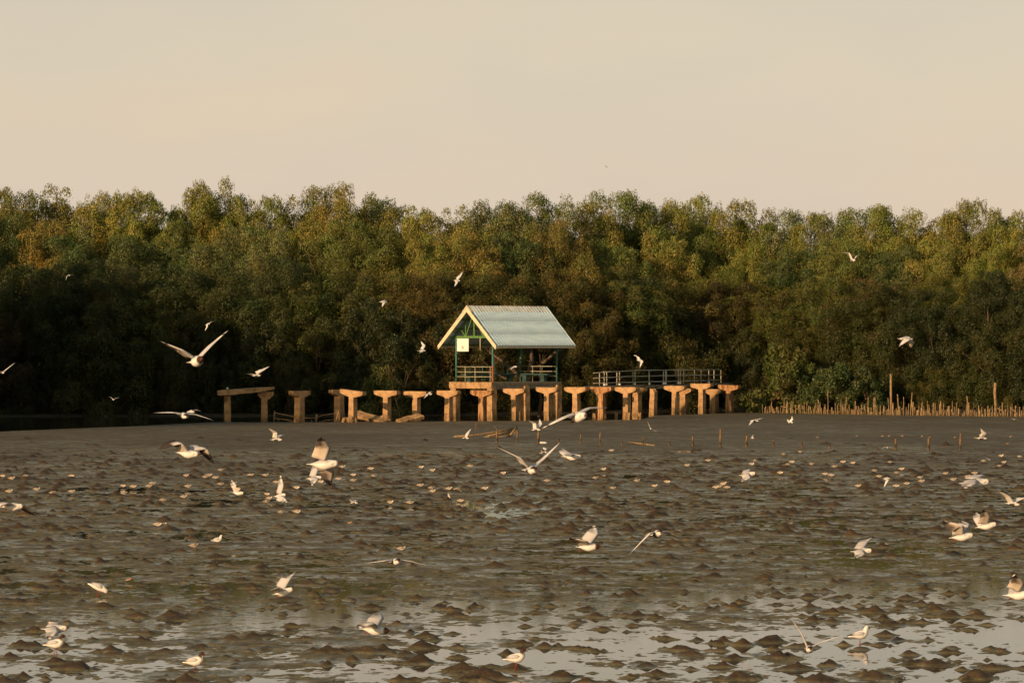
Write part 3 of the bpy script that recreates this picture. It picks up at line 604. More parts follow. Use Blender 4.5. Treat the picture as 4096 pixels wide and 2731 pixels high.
# ------------------------------------------------------------------ broken rail fence at left
def pole_obj(name, pts, rads, m_, label, cat, group=None, n=8):
    p0 = Vector(pts[0]); mb = MB(); rr_ = []
    mb.tube([Vector(p)-p0 for p in pts], rads, n); o = mb.build(name, M[m_], None, True); o.location = p0; tag(o, label, cat, group); return o
def railfence():
    d = 244.5; root = empty('broken_fence', (wx(1100, d), d, 0)); o0 = root.location
    def q(u, v, dy=0): return W(u, v, d+dy)-o0
    for pts, r_ in [([(1095,1697),(1099,1642)], .04), ([(1263,1694),(1267,1656)], .07), ([(1342,1694),(1356,1644)], .05), ([(1245,1694),(1247,1680)], .05), ([(1110,1672),(1119,1693)], .015)]:
        mb = MB(); mb.tube([q(*p) for p in pts], r_, 8); mb.build('post', M['bamboo'], root, True)
    for pts, r_ in [([(1098,1650),(1180,1667),(1230,1671.5),(1264,1672.5)], .035), ([(1098,1673),(1150,1679),(1196,1690)], .03), ([(1267,1670),(1290,1660),(1350,1652)], .018), ([(1275,1688),(1300,1681),(1350,1676)], .018)]:
        mb = MB(); mb.tube([q(*p) for p in pts], r_, 7); mb.build('rail', M['bamboo'], root, True)
    tag(root, 'collapsed two-rail wooden fence in the shallows at the left pillars', 'fence')
railfence()

# ------------------------------------------------------------------ pavilion
def pavilion():
    d0 = 257.0; org = Vector((wx(1971, d0), d0, 0))
    root = empty('pavilion', org, rz_of(TH))      # local x = along gable (right), local y = along the ridge (back)
    Wg, Ls = 3.2, 6.7; zd = 2.37; zt = 5.36
    def pb(name, c, s, m_, par=root, rot=None, sub=0, jit=0):
        mb = MB(); mb.box(c, s, rot, sub=sub, jit=jit); return mb.build(name, M[m_], par)
    pb('deck', (-Wg/2, Ls/2+.05, zd-.09), (Wg+.24, Ls+.72, .18), 'deck', sub=3, jit=.02)
    pb('edge_beam', (-Wg/2-.02, -.28, zd-.19), (Wg+.5, .22, .42), 'concrete', sub=4, jit=.03)
    pb('edge_beam', (-.02, Ls/2+.1, zd-.32), (.24, Ls+.3, .26), 'deck', sub=2, jit=.02)
    pb('edge_beam', (-Wg, Ls/2+.1, zd-.32), (.24, Ls+.3, .26), 'deck', sub=2, jit=.02)
    for i, (x, y) in enumerate([(-Wg, -.1), (0, -.1), (-Wg, Ls/2), (0, Ls/2), (-Wg, Ls), (0, Ls)]):
        pb('pillar', (x, y, (zd-.22-.5)/2), (.46, .48, zd-.22+.5), 'concrete', sub=4, jit=.035)
    for x in (-Wg, 0):
        for y in (0, Ls):
            mb = MB(); near = (x == 0 and y == 0)
            if near:
                mb.tube([(x, y, zd), (x, y, zd+1.1)], .075, 12, mi=1); mb.tube([(x, y, zd+1.1), (x, y, zt)], .068, 12)
                mb.build('post', [M['teal'], M['rust']], root, False)['label'] = 'teal corner post, rusted brown below the rail'
            else: mb.tube([(x, y, zd), (x, y, zt)], .062, 12); mb.build('post', M['teal'], root, True)
    # railings: gable side, far side, back side
    def railing(a, b_, posts, m_):
        a = Vector(a); b_ = Vector(b_); rl = empty('railing', (0, 0, 0)); rl.parent = root
        for h in (.38, .70, 1.04):
            mb = MB(); mb.tube([a+Vector((0, 0, h)), a.lerp(b_, .5)+Vector((0, 0, h-.012)), b_+Vector((0, 0, h))], .024, 8); mb.build('rail', M[m_], rl, True)
        for t in posts:
            mb = MB(); p = a.lerp(b_, t); mb.tube([p, p+Vector((0, 0, 1.02))], .024, 8); mb.build('baluster', M[m_], rl, True)
    railing((-Wg+.05, 0, zd), (-.06, 0, zd), (.24, .52, .95), 'rail')
    railing((-Wg, .1, zd), (-Wg, Ls-.1, zd), (.2, .4, .6, .8), 'teal')
    railing((-Wg+.05, Ls, zd), (-.05, Ls, zd), (.33, .6), 'rail')
    # benches
    def bench(a, b_, wd, ts):
        a = Vector(a); b_ = Vector(b_); ax = (b_-a); L = ax.length; an = math.atan2(ax.y, ax.x); bn = empty('bench', (0, 0, 0)); bn.parent = root
        mb = MB(); c = (a+b_)/2; mb.box((c.x, c.y, zd+.50), (L, wd, .10), Matrix.Rotation(an, 3, 'Z'), sub=2, jit=.01); mb.build('seat', M['teal_dark'], bn)
        for t in ts:
            p = a.lerp(b_, t); mb = MB(); mb.box((p.x, p.y, zd+.225), (.34, wd*.8, .45), Matrix.Rotation(an, 3, 'Z'), sub=2, jit=.02, taper=.9); mb.build('leg', M['teal_dark'], bn)
    bench((-Wg+.4, .3, 0), (-Wg+.4, 5.6, 0), .42, (.12, .5, .9)); bench((-Wg+.5, Ls-.4, 0), (-.2, Ls-.4, 0), .42, (.12, .75))
    # roof
    hs = 2.55; ze = 4.80; zr = 7.38; y0, y1 = -.75, Ls+.8; ang = math.atan2(zr-ze, hs); sl_ = math.hypot(zr-ze, hs)
    for side in (1, -1):
        NWV = 27; mb = MB(); n = NWV*8; courses = [(0, .36), (.345, .69), (.675, 1.0)]
        for ci, (s0, s1) in enumerate(courses):
            vs = []; fs = []; lift = .018*(3-ci)
            for j, s_ in enumerate((s0, s1)):
                for lay in (0, -.018):
                    for i in range(n+1):
                        t = i/n; y = y0+(y1-y0)*t; z = zr-(zr-ze)*s_; x = -Wg/2+side*hs*s_
                        hh = .04*math.cos(2*math.pi*NWV*t)+lift+lay
                        vs.append((x+side*math.sin(ang)*hh, y, z+math.cos(ang)*hh))
            N1 = n+1
            for i in range(n):
                fs += [(i, i+1, 2*N1+i+1, 2*N1+i), (N1+i, N1+i+1, 3*N1+i+1, 3*N1+i), (2*N1+i, 2*N1+i+1, 3*N1+i+1, 3*N1+i), (i, i+1, N1+i+1, N1+i)]
            mb.add(vs, fs)
        mb.build('roof_sheet', M['roof'], root, True)
    # ridge tiles
    mb = MB(); nt_ = 17; vs = []; fs = []
    for k in range(nt_):
        ya = y0-.05+(y1-y0+.1)*k/nt_; yb = y0-.05+(y1-y0+.1)*(k+1)/nt_+.03; vs = []; fs = []; m_ = 6
        for i in range(m_+1):
            t = i/m_; y = ya+(yb-ya)*t; bulge = .02+.035*(.5+.5*math.cos(2*math.pi*2*t))+.012*(1-t)
            for (a, z_) in ((-.52, -.52), (-.26, -.26), (0, 0), (.26, -.26), (.52, -.52)):
                s_ = abs(a); vs.append((-Wg/2+a*math.cos(ang)*1.05, y, zr+.05-s_*math.sin(ang)*1.05+bulge))
            for (a, z_) in ((-.52, -.52), (-.26, -.26), (0, 0), (.26, -.26), (.52, -.52)):
                s_ = abs(a); vs.append((-Wg/2+a*math.cos(ang)*1.05, y, zr+.02-s_*math.sin(ang)*1.05+bulge))
        for i in range(m_):
            for q in range(4): fs += [(i*10+q, i*10+q+1, (i+1)*10+q+1, (i+1)*10+q), (i*10+5+q, i*10+5+q+1, (i+1)*10+5+q+1, (i+1)*10+5+q)]
            for q in (0, 4): fs.append((i*10+q, (i+1)*10+q, (i+1)*10+5+q, i*10+5+q))
        for i in (0, m_):
            for q in range(4): fs.append((i*10+q, i*10+q+1, i*10+5+q+1, i*10+5+q))
        mb.add(vs, fs)
    mb.build('ridge_cap', M['ridge'], root, True)
    # barge boards and eave boards
    for yb, t_ in ((y0-.03, .045), (y1+.03, .045)):
        for side in (1, -1):
            mb = MB(); e = Vector((-Wg/2+side*(hs+.02), 0, ze-.02)); p = Vector((-Wg/2, 0, zr-.0)); wd = .24
            vs = [(p.x, yb-t_/2, p.z+.03), (e.x, yb-t_/2, e.z+.03), (e.x-side*.06, yb-t_/2, e.z-wd+.02), (p.x, yb-t_/2, p.z-wd*1.35)]
            vs += [(a, yb+t_/2, c) for a, b_, c in vs]
            mb.add(vs, [(0,1,2,3), (7,6,5,4), (0,4,5,1), (1,5,6,2), (2,6,7,3), (3,7,4,0)]); mb.build('barge_board', M['cream'], root)
    for side in (1, -1):
        pb('eave_board', (-Wg/2+side*(hs-.03), (y0+y1)/2, ze-.09), (.035, y1-y0-.1, .13), 'cream')
    # trusses and purlins
    for yy in (0, Ls/2, Ls):
        tr = empty('roof_truss', (0, 0, 0)); tr.parent = root; zc = zt+.03; cx = -Wg/2
        def mem(a, b_, r_=.03, nm='strut'):
            mb = MB(); a = Vector((a[0], yy, a[1])); b_ = Vector((b_[0], yy, b_[1])); dv = b_-a; an = math.atan2(dv.z, dv.x)
            mb.box((a+b_)/2, (dv.length, r_*2, r_*2), Matrix.Rotation(-an, 3, 'Y')); mb.build(nm, M['green'], tr)
        tb = hs*(zr-zc)/(zr-ze)
        mem((cx-tb+.25, zc), (cx+tb-.25, zc), .07, 'tie_beam')
        for s_ in (1, -1):
            mem((cx+s_*(hs-.1), ze-.02), (cx, zr-.16), .035, 'rafter'); mem((cx+s_*.75, zc), (cx, zr-.25)); mem((cx+s_*.75, zc), (cx+s_*1.2, zc+.55)); mem((cx+s_*.75, zc), (cx+s_*.75, zr-.95))
        mem((cx, zc), (cx, zr-.2), .045)
    for side in (1, -1):
        for s_ in (.08, .3, .52, .74, .95):
            pb('purlin', (-Wg/2+side*hs*s_, (y0+y1)/2, zr-(zr-ze)*s_-.09), (.05, y1-y0-.12, .07), 'green')
    tag(root, 'open pavilion with pale blue corrugated gable roof on teal posts over concrete pillars', 'pavilion')
    # hanging sign panel and rod
    loc = root.matrix_basis if False else (Matrix.Translation(org) @ Matrix.Rotation(rz_of(TH), 4, 'Z'))
    sg = empty('sign_panel', loc @ Vector((-2.52, -.11, zt-.05)), rz_of(TH))
    mb = MB(); mb.box((0, 0, -.45), (1.02, .035, .86), sub=1); mb.build('board', M['white'], sg)
    mb = MB(); pts = [(0,.16),(.03,.12),(.035,.09),(.085,.04),(.095,-.02),(.06,-.08),(.02,-.11),(.03,-.14),(0,-.17),(-.03,-.14),(-.02,-.11),(-.06,-.08),(-.095,-.02),(-.085,.04),(-.035,.09),(-.03,.12)]
    mb.add([(a, -.022, -.62+b_) for a, b_ in pts]+[(a, -.019, -.62+b_) for a, b_ in pts], [tuple(range(16)), tuple(range(31, 15, -1))]+[(i, (i+1) % 16, (i+1) % 16+16, i+16) for i in range(16)]); mb.build('emblem', M['emblem'], sg)
    for s_ in (-.4, .4): mb = MB(); mb.tube([(s_, 0, -.02), (s_, 0, .06)], .01, 6); mb.build('hanger', M['teal'], sg)
    tag(sg, 'white square panel with a small grey emblem hanging under the gable beam', 'sign')
    rd_ = MB(); rd_.tube([(0, 0, 0), (0, 0, -.82)], .025, 6); o = rd_.build('hanging_rod', M['cream'], None, True); o.location = loc @ Vector((-1.0, -.11, zt-.04)); tag(o, 'thin cream rod hanging from the gable beam beside the panel', 'rod')
pavilion()

# ------------------------------------------------------------------ walkway with railing
def walkway():
    root = empty('elevated_walkway', (wx(2600, 268), 268, 0)); o0 = root.location
    def q(u, v, d): return W(u, v, d)-o0
    def slab(name, a, b_, dep, th_, m_='deck'):
        n = 8; vs = []; fs = []
        for i in range(n+1):
            t = i/n; p = a.lerp(b_, t)
            for (dy, dz) in ((0, 0), (dep, .0), (dep, -th_), (0, -th_)):
                r_ = Vector((t*8, dy, dz*4)); vs.append((p.x+(dep and dy*.3), p.y+dy+noise.noise(r_)*.05, p.z+dz+noise.noise(r_+Vector((4,4,4)))*.05))
        for i in range(n):
            for j in range(4): fs.append((i*4+j, i*4+(j+1) % 4, (i+1)*4+(j+1) % 4, (i+1)*4+j))
        fs += [(0,1,2,3), tuple(n*4+j for j in (3,2,1,0))]
        mb = MB(); mb.add(vs, fs); mb.build(name, M[m_], root)
    slab('deck_slab', q(2335, 1544, 260), q(2558, 1539, 268), 1.5, .16); slab('deck_slab', q(2580, 1541, 269), q(2790, 1535, 277), 1.5, .14); slab('deck_slab', q(2785, 1534, 277), q(2915, 1532, 281), 1.5, .13)
    mb = MB(); mb.box(q(2650, 1549, 271), (1.5, .12, .1), Matrix.Rotation(-.16, 3, 'Y'), sub=1, jit=.02); mb.build('broken_beam', M['deck'], root)
    us = [2417, 2427, 2478, 2540, 2597, 2654, 2662, 2713, 2721, 2778, 2835]
    def base(u): return 1545-(u-2355)/(2835-2355)*13
    def top(u): return float(np.interp(u, [2330, 2540, 2838], [1493, 1481, 1478.5]))
    def dist(u): return 261+(u-2340)/500*18
    for off, us_, nm in ((0, us, 'near'), (1.45, [2370, 2440, 2505, 2570, 2640, 2710, 2780, 2832, 2860], 'far')):
        rl = empty('railing', (0, 0, 0)); rl.parent = root
        sh = Vector((off*.35, off, 0)); ue = 2838 if nm == 'near' else 2862
        for k, fr in enumerate((1.0, .60, .20)):
            pts = []
            for u in np.linspace(2412 if nm == 'near' else 2345, ue, 12):
                d = dist(u); a = q(u, base(u), d)+sh; b_ = q(u, top(u), d)+sh; pts.append(a.lerp(b_, fr)+Vector((0, 0, .012*math.sin(u*.05+k*2))))
            mb = MB(); mb.tube(pts, .027, 7); mb.build('rail', M['railw'], rl, True)
        for u in us_:
            d = dist(u); a = q(u, base(u), d)+sh; b_ = q(u, top(u), d)+sh; mb = MB(); mb.tube([a, b_], .03, 7); mb.build('post', M['railw'], rl, True)
            if nm == 'near' and u not in (2778,): mb = MB(); mb.box(a+Vector((0, 0, .07)), (.13, .13, .14), sub=1, jit=.015); mb.build('post_base', M['white'], rl)
    tag(root, 'broken concrete walkway deck with pale three-rail metal railing right of the pavilion', 'walkway')
walkway()

# ------------------------------------------------------------------ bamboo stakes, posts, frame
root = empty('bamboo_breakwater', (wx(3570, 268), 268, 0)); o0 = root.location; rb = random.Random(4)
tag(root, 'long dense row of short bamboo stakes driven in along the right shore', 'fence')
stk = []
for i in range(215):
    u = 3052+(4200-3052)*(i+rb.uniform(-.4, .4)+0.0)/215; vb = float(np.interp(u, SH_U, SH_V))-rb.choice([0, 0, 2, 4, 5]); d = gd(vb)
    h = rb.choice([.22, .35, .45, .55, .65, .8, .9, 1.05])*rb.uniform(.85, 1.15)
    if rb.random() < .07: h = rb.uniform(1.3, 1.9)
    if u < 3250: h *= .85
    stk.append((u, d, h*.85, rb.uniform(.022, .046), rb.gauss(0, .05), rb.gauss(0, .05)))
stk.sort(key=lambda s_: -s_[2]*s_[3]); rest = MB(); protost = []
for i, (u, d, h, r_, tx, ty) in enumerate(stk):
    p = Vector((wx(u, d), d, 0))-o0
    nseg = 3
    pts = [p+Vector((tx*h*t, ty*h*t, -.2+(h+.2)*t)) for t in (0, .34, .68, 1)]; r_ *= .9
    if i < 98:
        mb = MB(); mb.tube(pts, [r_*1.05, r_, r_*1.02, r_*.93], 8); mb.build('stake', M['bamboo'], root, True)
    else: rest.tube(pts, [r_*1.05, r_, r_, r_*.93], 7)
tag(rest.build('stakes', M['bamboo'], root, True), kind='stuff')
for k, (a, b_) in enumerate([((3123, 1624), (3150, 1629)), ((3985, 1630), (4015, 1645)), ((4040, 1628), (4075, 1660))]):
    mb = MB(); pa = W(*a, 269.5)-o0; pb_ = W(*b_, 269)-o0; mb.tube([pa, (pa+pb_)/2, pb_], .035, 6); mb.build('loose_stick', M['bamboo'], root, True)
pole_obj('bamboo_pole', [W(3565, 1660, 268.5), W(3564, 1580, 268.5), W(3563, 1495, 268.5)], [.085, .08, .075], 'bamboo', 'tall straight bamboo pole among the stakes, left of the shorter one', 'pole', 'tall bamboo poles')
pole_obj('bamboo_pole', [W(3984, 1667, 264), W(3982, 1610, 264), W(3979, 1570, 264), W(3981, 1531, 264)], [.09, .085, .1, .1], 'bamboo', 'thick crooked bamboo pole near the right end of the stakes', 'pole', 'tall bamboo poles')
POSTS = [(1988,1712,1773,.075),(2069,1722,1774,.06),(2153,1727,1776,.09),(2236,1754,1774,.07),(2322,1736,1778,.055),(2401,1727,1780,.055),(2489,1757,1783,.055),(2572,1750,1782,.055),(2677,1757,1785,.065),(2772,1744,1786,.065),(2880,1716,1790,.075),(2987,1742,1789,.075),(3094,1760,1789,.065),(3208,1765,1791,.06),(3320,1779,1797,.06),(3583,1755,1800,.065),(3715,1747,1804,.07),(3840,1732,1806,.065)]
PL = ['post standing in front of the broken bamboo frame','thin dark-topped post touching the end of the bamboo frame','thick post under the tern with raised wings','short stub post behind the V-winged tern','slim post right of the V-winged tern','pale blotched post between two thin short posts','short thin post, first left of the lying pole','thin post standing over the lying pole','stubby post between the lying pole and the tallest post','post just left of the tallest post','tallest post of the row, notched near its top','thick post just right of the tallest post','second post right of the tallest one, dark topped','third post right of the tallest one','tiniest stub post left of the wide gap','post just right of the wide gap','second post right of the wide gap','last tall post at the right end of the row']
for (u, vt, vb, r_), lb in zip(POSTS, PL):
    d = gd(vb); zt = wz(vt, d); tl = rb.uniform(-.04, .04); r_ *= .72; p = Vector((wx(u, d), d, -.25))
    jj = [rb.uniform(-.012, .012) for _ in range(5)]
    pole_obj('fence_post', [p+Vector((tl*t*zt+jj[int(t*4)], 0, (zt+.25)*t)) for t in (0, .25, .5, .75, 1)], [r_*1.1, r_, r_*1.08, r_*.95, r_*.8], 'post', lb+', in the mud', 'post', 'old fence posts across the mud')
fr = empty('bamboo_raft', G(1990, 1752)); o0 = fr.location; dF = gd(1750)
for pts, r_ in [([(1815,1746),(1900,1740),(1984,1727),(2062,1711)], .055), ([(1936,1749),(1990,1738),(2052,1728)], .05), ([(1990,1750),(2047,1740)], .05), ([(2042,1739),(2067,1706)], .055), ([(2056,1736),(2071,1713)], .03), ([(1979,1706),(1988,1716)], .03), ([(1950,1742),(2048,1721)], .03)]:
    mb = MB(); mb.tube([W(u, v, dF+(i*.6))-o0 for i, (u, v) in enumerate(pts)], r_, 8); mb.build('pole', M['bamboo'], fr, True)
tag(fr, 'collapsed bamboo pole frame lying on the mud near the shore', 'frame')
pole_obj('lying_pole', [G(2512, 1777)+Vector((0,0,.12)), G(2560, 1780)+Vector((0,0,.08)), G(2620, 1784)+Vector((0,0,.03))], [.05, .045, .03], 'bamboo', 'single bamboo pole lying on the mud at the post row', 'pole')
p = G(2172, 1777); mb = MB(); mb.tube([(-.16,0,.06),(-.15,0,.06),(-.1,0,.06),(.1,0,.055),(.15,0,.05),(.19,0,.045),(.2,0,.045)], [.03,.05,.055,.055,.04,.018,.018], 10)
o = mb.build('plastic_bottle', M['plastic'], None, True); o.location = p+Vector((0,0,.03)); tag(o, 'clear plastic bottle lying on the mud behind the V-winged tern', 'bottle')
p = G(2745, 1811); mb = MB()
for k in range(7): mb.tube([(rb.uniform(-.4,.4), rb.uniform(-.2,.2), .03), (rb.uniform(-.3,.3), 0, .10), (rb.uniform(-.4,.4), rb.uniform(-.2,.2), .04)], .02, 5)
o = mb.build('driftwood', M['palebark'], None, True); o.location = p; tag(o, 'small tangle of pale driftwood twigs on the mud left of tallest post', 'driftwood')

# ------------------------------------------------------------------ birds
WHT = (.82,.80,.77); GRY = (.50,.50,.52); LGR = (.62,.62,.64); BLK = (.02,.018,.018); UND = (.40,.33,.26); BRN = (.055,.03,.02); RED = (.26,.05,.025); TAN = (.42,.34,.25)
def lerp3(a, b_, t): return tuple(a[i]+(b_[i]-a[i])*t for i in range(3))
def loft(mb, pts, wid, hgt, fwds, sides, colf, n=12):
    """closed body surface along a spine; colf(t, upness) gives plumage colour"""
    vs = []; fs = []; cs = []; m_ = len(pts)
    for i, p in enumerate(pts):
        sd = sides; up = sd.cross(fwds[i]).normalized()
        for k in range(n):
            a = 2*math.pi*k/n; c, s_ = math.cos(a), math.sin(a)
            vs.append(p+sd*c*wid[i]+up*s_*hgt[i]); cs.append(colf(i/(m_-1), s_, i))
    for i in range(m_-1):
        for k in range(n): fs.append((i*n+k, i*n+(k+1) % n, (i+1)*n+(k+1) % n, (i+1)*n+k))
    fs.append(tuple(range(n-1, -1, -1))); fs.append(tuple((m_-1)*n+k for k in range(n)))
    mb.add(vs, fs, 0, cs)
def wing(mb, sh, wr, tp, fwd, right, sp, root_c, n=14, dark=False):
    sh, wr, tp = Vector(sh), Vector(wr), Vector(tp)
    def pos(t):
        if t < .45: q = t/.45; a = sh.lerp(wr, q)
        else: q = (t-.45)/.55; a = wr.lerp(tp, q)
        k = max(0, 1-abs(t-.45)/.25); mid = (sh.lerp(wr, .7)+wr.lerp(tp, .25))/2
        return a.lerp(mid, .35*k*k)
    vs = []; fs = []; cs = []
    tern = sp == 'tern'
    prevn = None
    for i in range(n):
        t = i/(n-1); p = pos(t); sd = (pos(min(1, t+.04))-pos(max(0, t-.04))).normalized()
        ch = -fwd-sd*(-fwd).dot(sd)*(.9-.35*t)
        if ch.length < .25: ch = ch+Vector((0, 0, -.25))
        ch.normalize()
        nn = sd.cross(-ch) if right else (-ch).cross(sd)
        nn.normalize()
        if tern: c = np.interp(t, [0, .2, .45, .7, .9, 1], [1.05, 1, .92, .62, .28, .03])*root_c
        else: c = np.interp(t, [0, .2, .45, .65, .82, .94, 1], [1.0, 1.0, .98, .84, .58, .28, .05])*root_c
        th_ = c*.09*(1.6-t)
        ser = (.0 if i % 2 else .06*c) if t > .5 else 0
        prof = [(0, 0, 0), (.22, 1, 1), (.6, .75, 1), (1.0, .12, 1), (1.0, -.05, -1), (.6, .15, -1), (.22, -.45, -1)]
        for (cx_, hz2, sf) in prof:
            cl = c*cx_+(ser if cx_ == 1 else 0); vs.append(p+ch*cl+nn*(th_*hz2-.02*c*0))
            upper = sf >= 0
            if tern:
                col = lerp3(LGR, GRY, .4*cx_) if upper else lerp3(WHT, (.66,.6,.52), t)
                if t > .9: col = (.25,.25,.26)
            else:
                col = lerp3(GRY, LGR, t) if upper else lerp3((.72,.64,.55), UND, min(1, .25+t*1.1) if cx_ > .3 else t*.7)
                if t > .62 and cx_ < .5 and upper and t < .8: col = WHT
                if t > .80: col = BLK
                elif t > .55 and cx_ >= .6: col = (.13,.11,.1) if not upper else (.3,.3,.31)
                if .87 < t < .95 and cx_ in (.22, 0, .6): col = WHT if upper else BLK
            if dark and (t > .3 and (cx_ > .3 or t > .62)): col = (.05,.042,.038)  # dark primaries, plus underwing shade painted over the outer wing
            cs.append(col)
    P = 7
    for i in range(n-1):
        for k in range(P): fs.append((i*P+k, i*P+(k+1) % P, (i+1)*P+(k+1) % P, (i+1)*P+k))
    fs.append(tuple(range(P-1, -1, -1))); fs.append(tuple((n-1)*P+k for k in range(P)))
    mb.add(vs, fs, 0, cs)
def fit(pa, pb_, s, L, sign):
    """3-D offset whose picture-plane part is pa->pb (pixels) and whose length is L metres"""
    dx = (pb_[0]-pa[0])/s; dz = -(pb_[1]-pa[1])/s; pl_ = math.hypot(dx, dz)
    dep = math.sqrt(max(0, L*L-pl_*pl_))
    return Vector((dx, sign*dep, dz))
birds = []
def flyer(sp, label, s, head, tail, wR, wL, hsign=-1, hood=False, legs=False, dark=False, short=None):
    """wR / wL: (shoulder, wrist, tip) in photo pixels; s = pixels per metre at the bird"""
    tern = sp == 'tern'; L = .26 if tern else .41; arm = .15 if tern else .21; hand = .23 if tern else .31
    d = F/s; body = fit(tail, head, s, L, hsign); L2 = body.length; fwd = body.normalized()
    mid = ((tail[0]+head[0])/2, (tail[1]+head[1])/2); ctr = W(mid[0], mid[1], d); cen = -body/2
    wup = Vector((0, 0, 1)); side = fwd.cross(wup); side = side.normalized() if side.length > .1 else Vector((0, -1, 0))
    up = side.cross(fwd).normalized(); mb = MB()
    if tern:
        T = [0, .08, .2, .32, .45, .58, .68, .76, .84, .885, .90, 1.0]; wd = [.030,.026,.018,.024,.032,.035,.030,.024,.022,.014,.006,.0015]; hg = [.002,.004,.012,.022,.032,.034,.028,.024,.022,.015,.006,.0015]
    else:
        T = [0, .07, .2, .3, .42, .54, .65, .74, .81, .87, .92, .935, .97, 1.0]; wd = [.052,.046,.030,.038,.053,.058,.053,.042,.034,.033,.022,.009,.008,.002]; hg = [.003,.005,.018,.034,.052,.058,.052,.042,.036,.034,.024,.010,.009,.002]
    k_ = L2/L; fs_ = 1.2
    bend = [(.012 if tern else .02)*math.sin(math.pi*min(1, t*1.1))*-.5 for t in T]
    pts = [cen+fwd*(t*L2)+up*bend[i] for i, t in enumerate(T)]
    def cf(t, upn, i):
        tt = T[i]
        if tern:
            if tt > .885: return (.12,.03,.02)
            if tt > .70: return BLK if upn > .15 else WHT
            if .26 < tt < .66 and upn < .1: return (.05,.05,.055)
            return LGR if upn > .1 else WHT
        if tt > .93: return (.17,.05,.025) if tt < .98 else BLK
        if hood and tt > .78: return BRN
        if .8 < tt < .85 and abs(upn) < .4: return (.30,.27,.25)
        if .28 < tt < .72 and upn > .45: return GRY
        return WHT
    loft(mb, pts, [a*fs_ for a in wd], [a*fs_ for a in hg], [fwd]*len(T), side, cf)
    if not tern:   # eyes
        for s_ in (1, -1):
            e = pts[9]+side*s_*.031+up*.006; mb.tube([e-side*s_*.004, e+side*s_*.004], [.007, .004], 6, col=BLK)
    rc = .10 if tern else .19
    for right, wpx in ((True, wR), (False, wL)):
        if not wpx: continue
        sg = -1 if right else 1; sh_px, wr_px, tp_px = wpx[:3]; sg2 = wpx[3] if len(wpx) > 3 else sg
        shp = cen+fwd*(L2*.60)+side*(.022 if tern else .035)*(1 if right else -1)+up*(.012 if tern else .024)
        # shoulder lies inside the body; the wing aims for the measured wrist and tip
        def off(px): return Vector(((px[0]-mid[0])/s, 0, -(px[1]-mid[1])/s))
        w_ = off(wr_px); tpp = off(tp_px)
        dp = math.hypot(w_.x-shp.x, w_.z-shp.z); w_.y = shp.y+sg2*math.sqrt(max(0, arm*arm-dp*dp))
        dp = math.hypot(tpp.x-w_.x, tpp.z-w_.z); tpp.y = w_.y+sg2*math.sqrt(max(0, hand*hand-dp*dp))*.8
        wing(mb, shp, w_, tpp, fwd, right, sp, rc, dark=dark)
    if legs:
        for s_ in (.012, -.012):
            a = cen+fwd*(L2*.30)+side*s_-up*.03; b_ = a-fwd*.05-up*.035; mb.tube([a, b_, b_-fwd*.025], [.006, .005, .009], 6, col=RED)
    o = mb.build('gull' if not tern else 'tern', M['bird'], None, True); o.location = ctr
    tag(o, label, 'gull' if not tern else 'tern', 'gulls in flight' if not tern else 'terns in flight')
    birds.append((o, mid, short)); return o
g_, t_ = 'gull', 'tern'
flyer(g_, 'large gull flying towards the viewer with brown hood and wings raised in a V', 330, (815,1434), (758,1450), ((792,1423),(739,1400),(646,1363)), ((816,1419),(850,1381),(913,1319)), hood=True)
flyer(t_, 'small white tern just above the hooded gull, one wing pointing down', 95, (842,1292), (821,1300), ((835,1295),(833,1306),(821,1324)), ((840,1291),(848,1287),(858,1283)))
flyer(t_, 'white tern gliding over the broken slab, right wing lifted', 155, (1047,1499), (1007,1503), ((1026,1494),(1009,1494),(986,1495)), ((1031,1493),(1054,1483),(1079,1464)))
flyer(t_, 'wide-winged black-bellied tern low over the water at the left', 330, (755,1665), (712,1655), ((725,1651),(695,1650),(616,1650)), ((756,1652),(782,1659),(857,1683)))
flyer(t_, 'pale tern crossing directly behind the wide-winged black-bellied one', 170, (779,1640), (747,1650), ((765,1644),(772,1640),(785,1648)), ((768,1641),(790,1638),(807,1647)))
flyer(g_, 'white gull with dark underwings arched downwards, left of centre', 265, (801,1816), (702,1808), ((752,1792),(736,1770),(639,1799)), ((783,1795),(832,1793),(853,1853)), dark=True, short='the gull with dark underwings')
flyer(t_, 'golden-lit tern with one wing swept up, right of broken slab foot', 215, (1135,1755), (1081,1758), ((1115,1746),(1114,1729),(1077,1710)), ((1122,1748),(1134,1740),(1145,1744)), short='the golden-lit tern')
flyer(g_, 'biggest gull, banking in profile with brown-tipped wings up and down', 330, (1361,1852), (1228,1856), ((1305,1832),(1328,1788),(1293,1744)), ((1310,1862),(1338,1886),(1318,1946)), short='the biggest banking gull')
flyer(g_, 'pale grey-backed gull overlapping just below the biggest gull', 168, (1291,1908), (1225,1914), ((1262,1908),(1279,1914),(1252,1940)), ((1260,1906),(1275,1876),(1262,1852)), hood=False)
flyer(g_, 'grey-backed gull with one black-tipped wing pointing straight up', 150, (1147,1976), (1094,1986), ((1125,1978),(1144,1988),(1154,2005)), ((1121,1976),(1137,1942),(1123,1899)), short='the gull with one wing straight up')
flyer(g_, 'brown-winged gull taking off among the small terns at left', 135, (978,1971), (927,1969), ((955,1967),(971,1950),(955,1938)), ((953,1966),(950,1941),(926,1920)), short='the brown-winged gull taking off')
flyer(g_, 'gull cut by the left edge with one dark wing curving down', 245, (99,2023), (0,2026), ((45,2018),(42,2010),(-25,2030)), ((88,2020),(112,2020),(137,2063)), legs=True, short='the gull at the left edge')
flyer(t_, 'white tern slipping past the T caps left of the pavilion', 150, (1731,1573), (1702,1579), ((1720,1572),(1716,1577),(1696,1593)), ((1722,1571),(1726,1566),(1737,1566)))
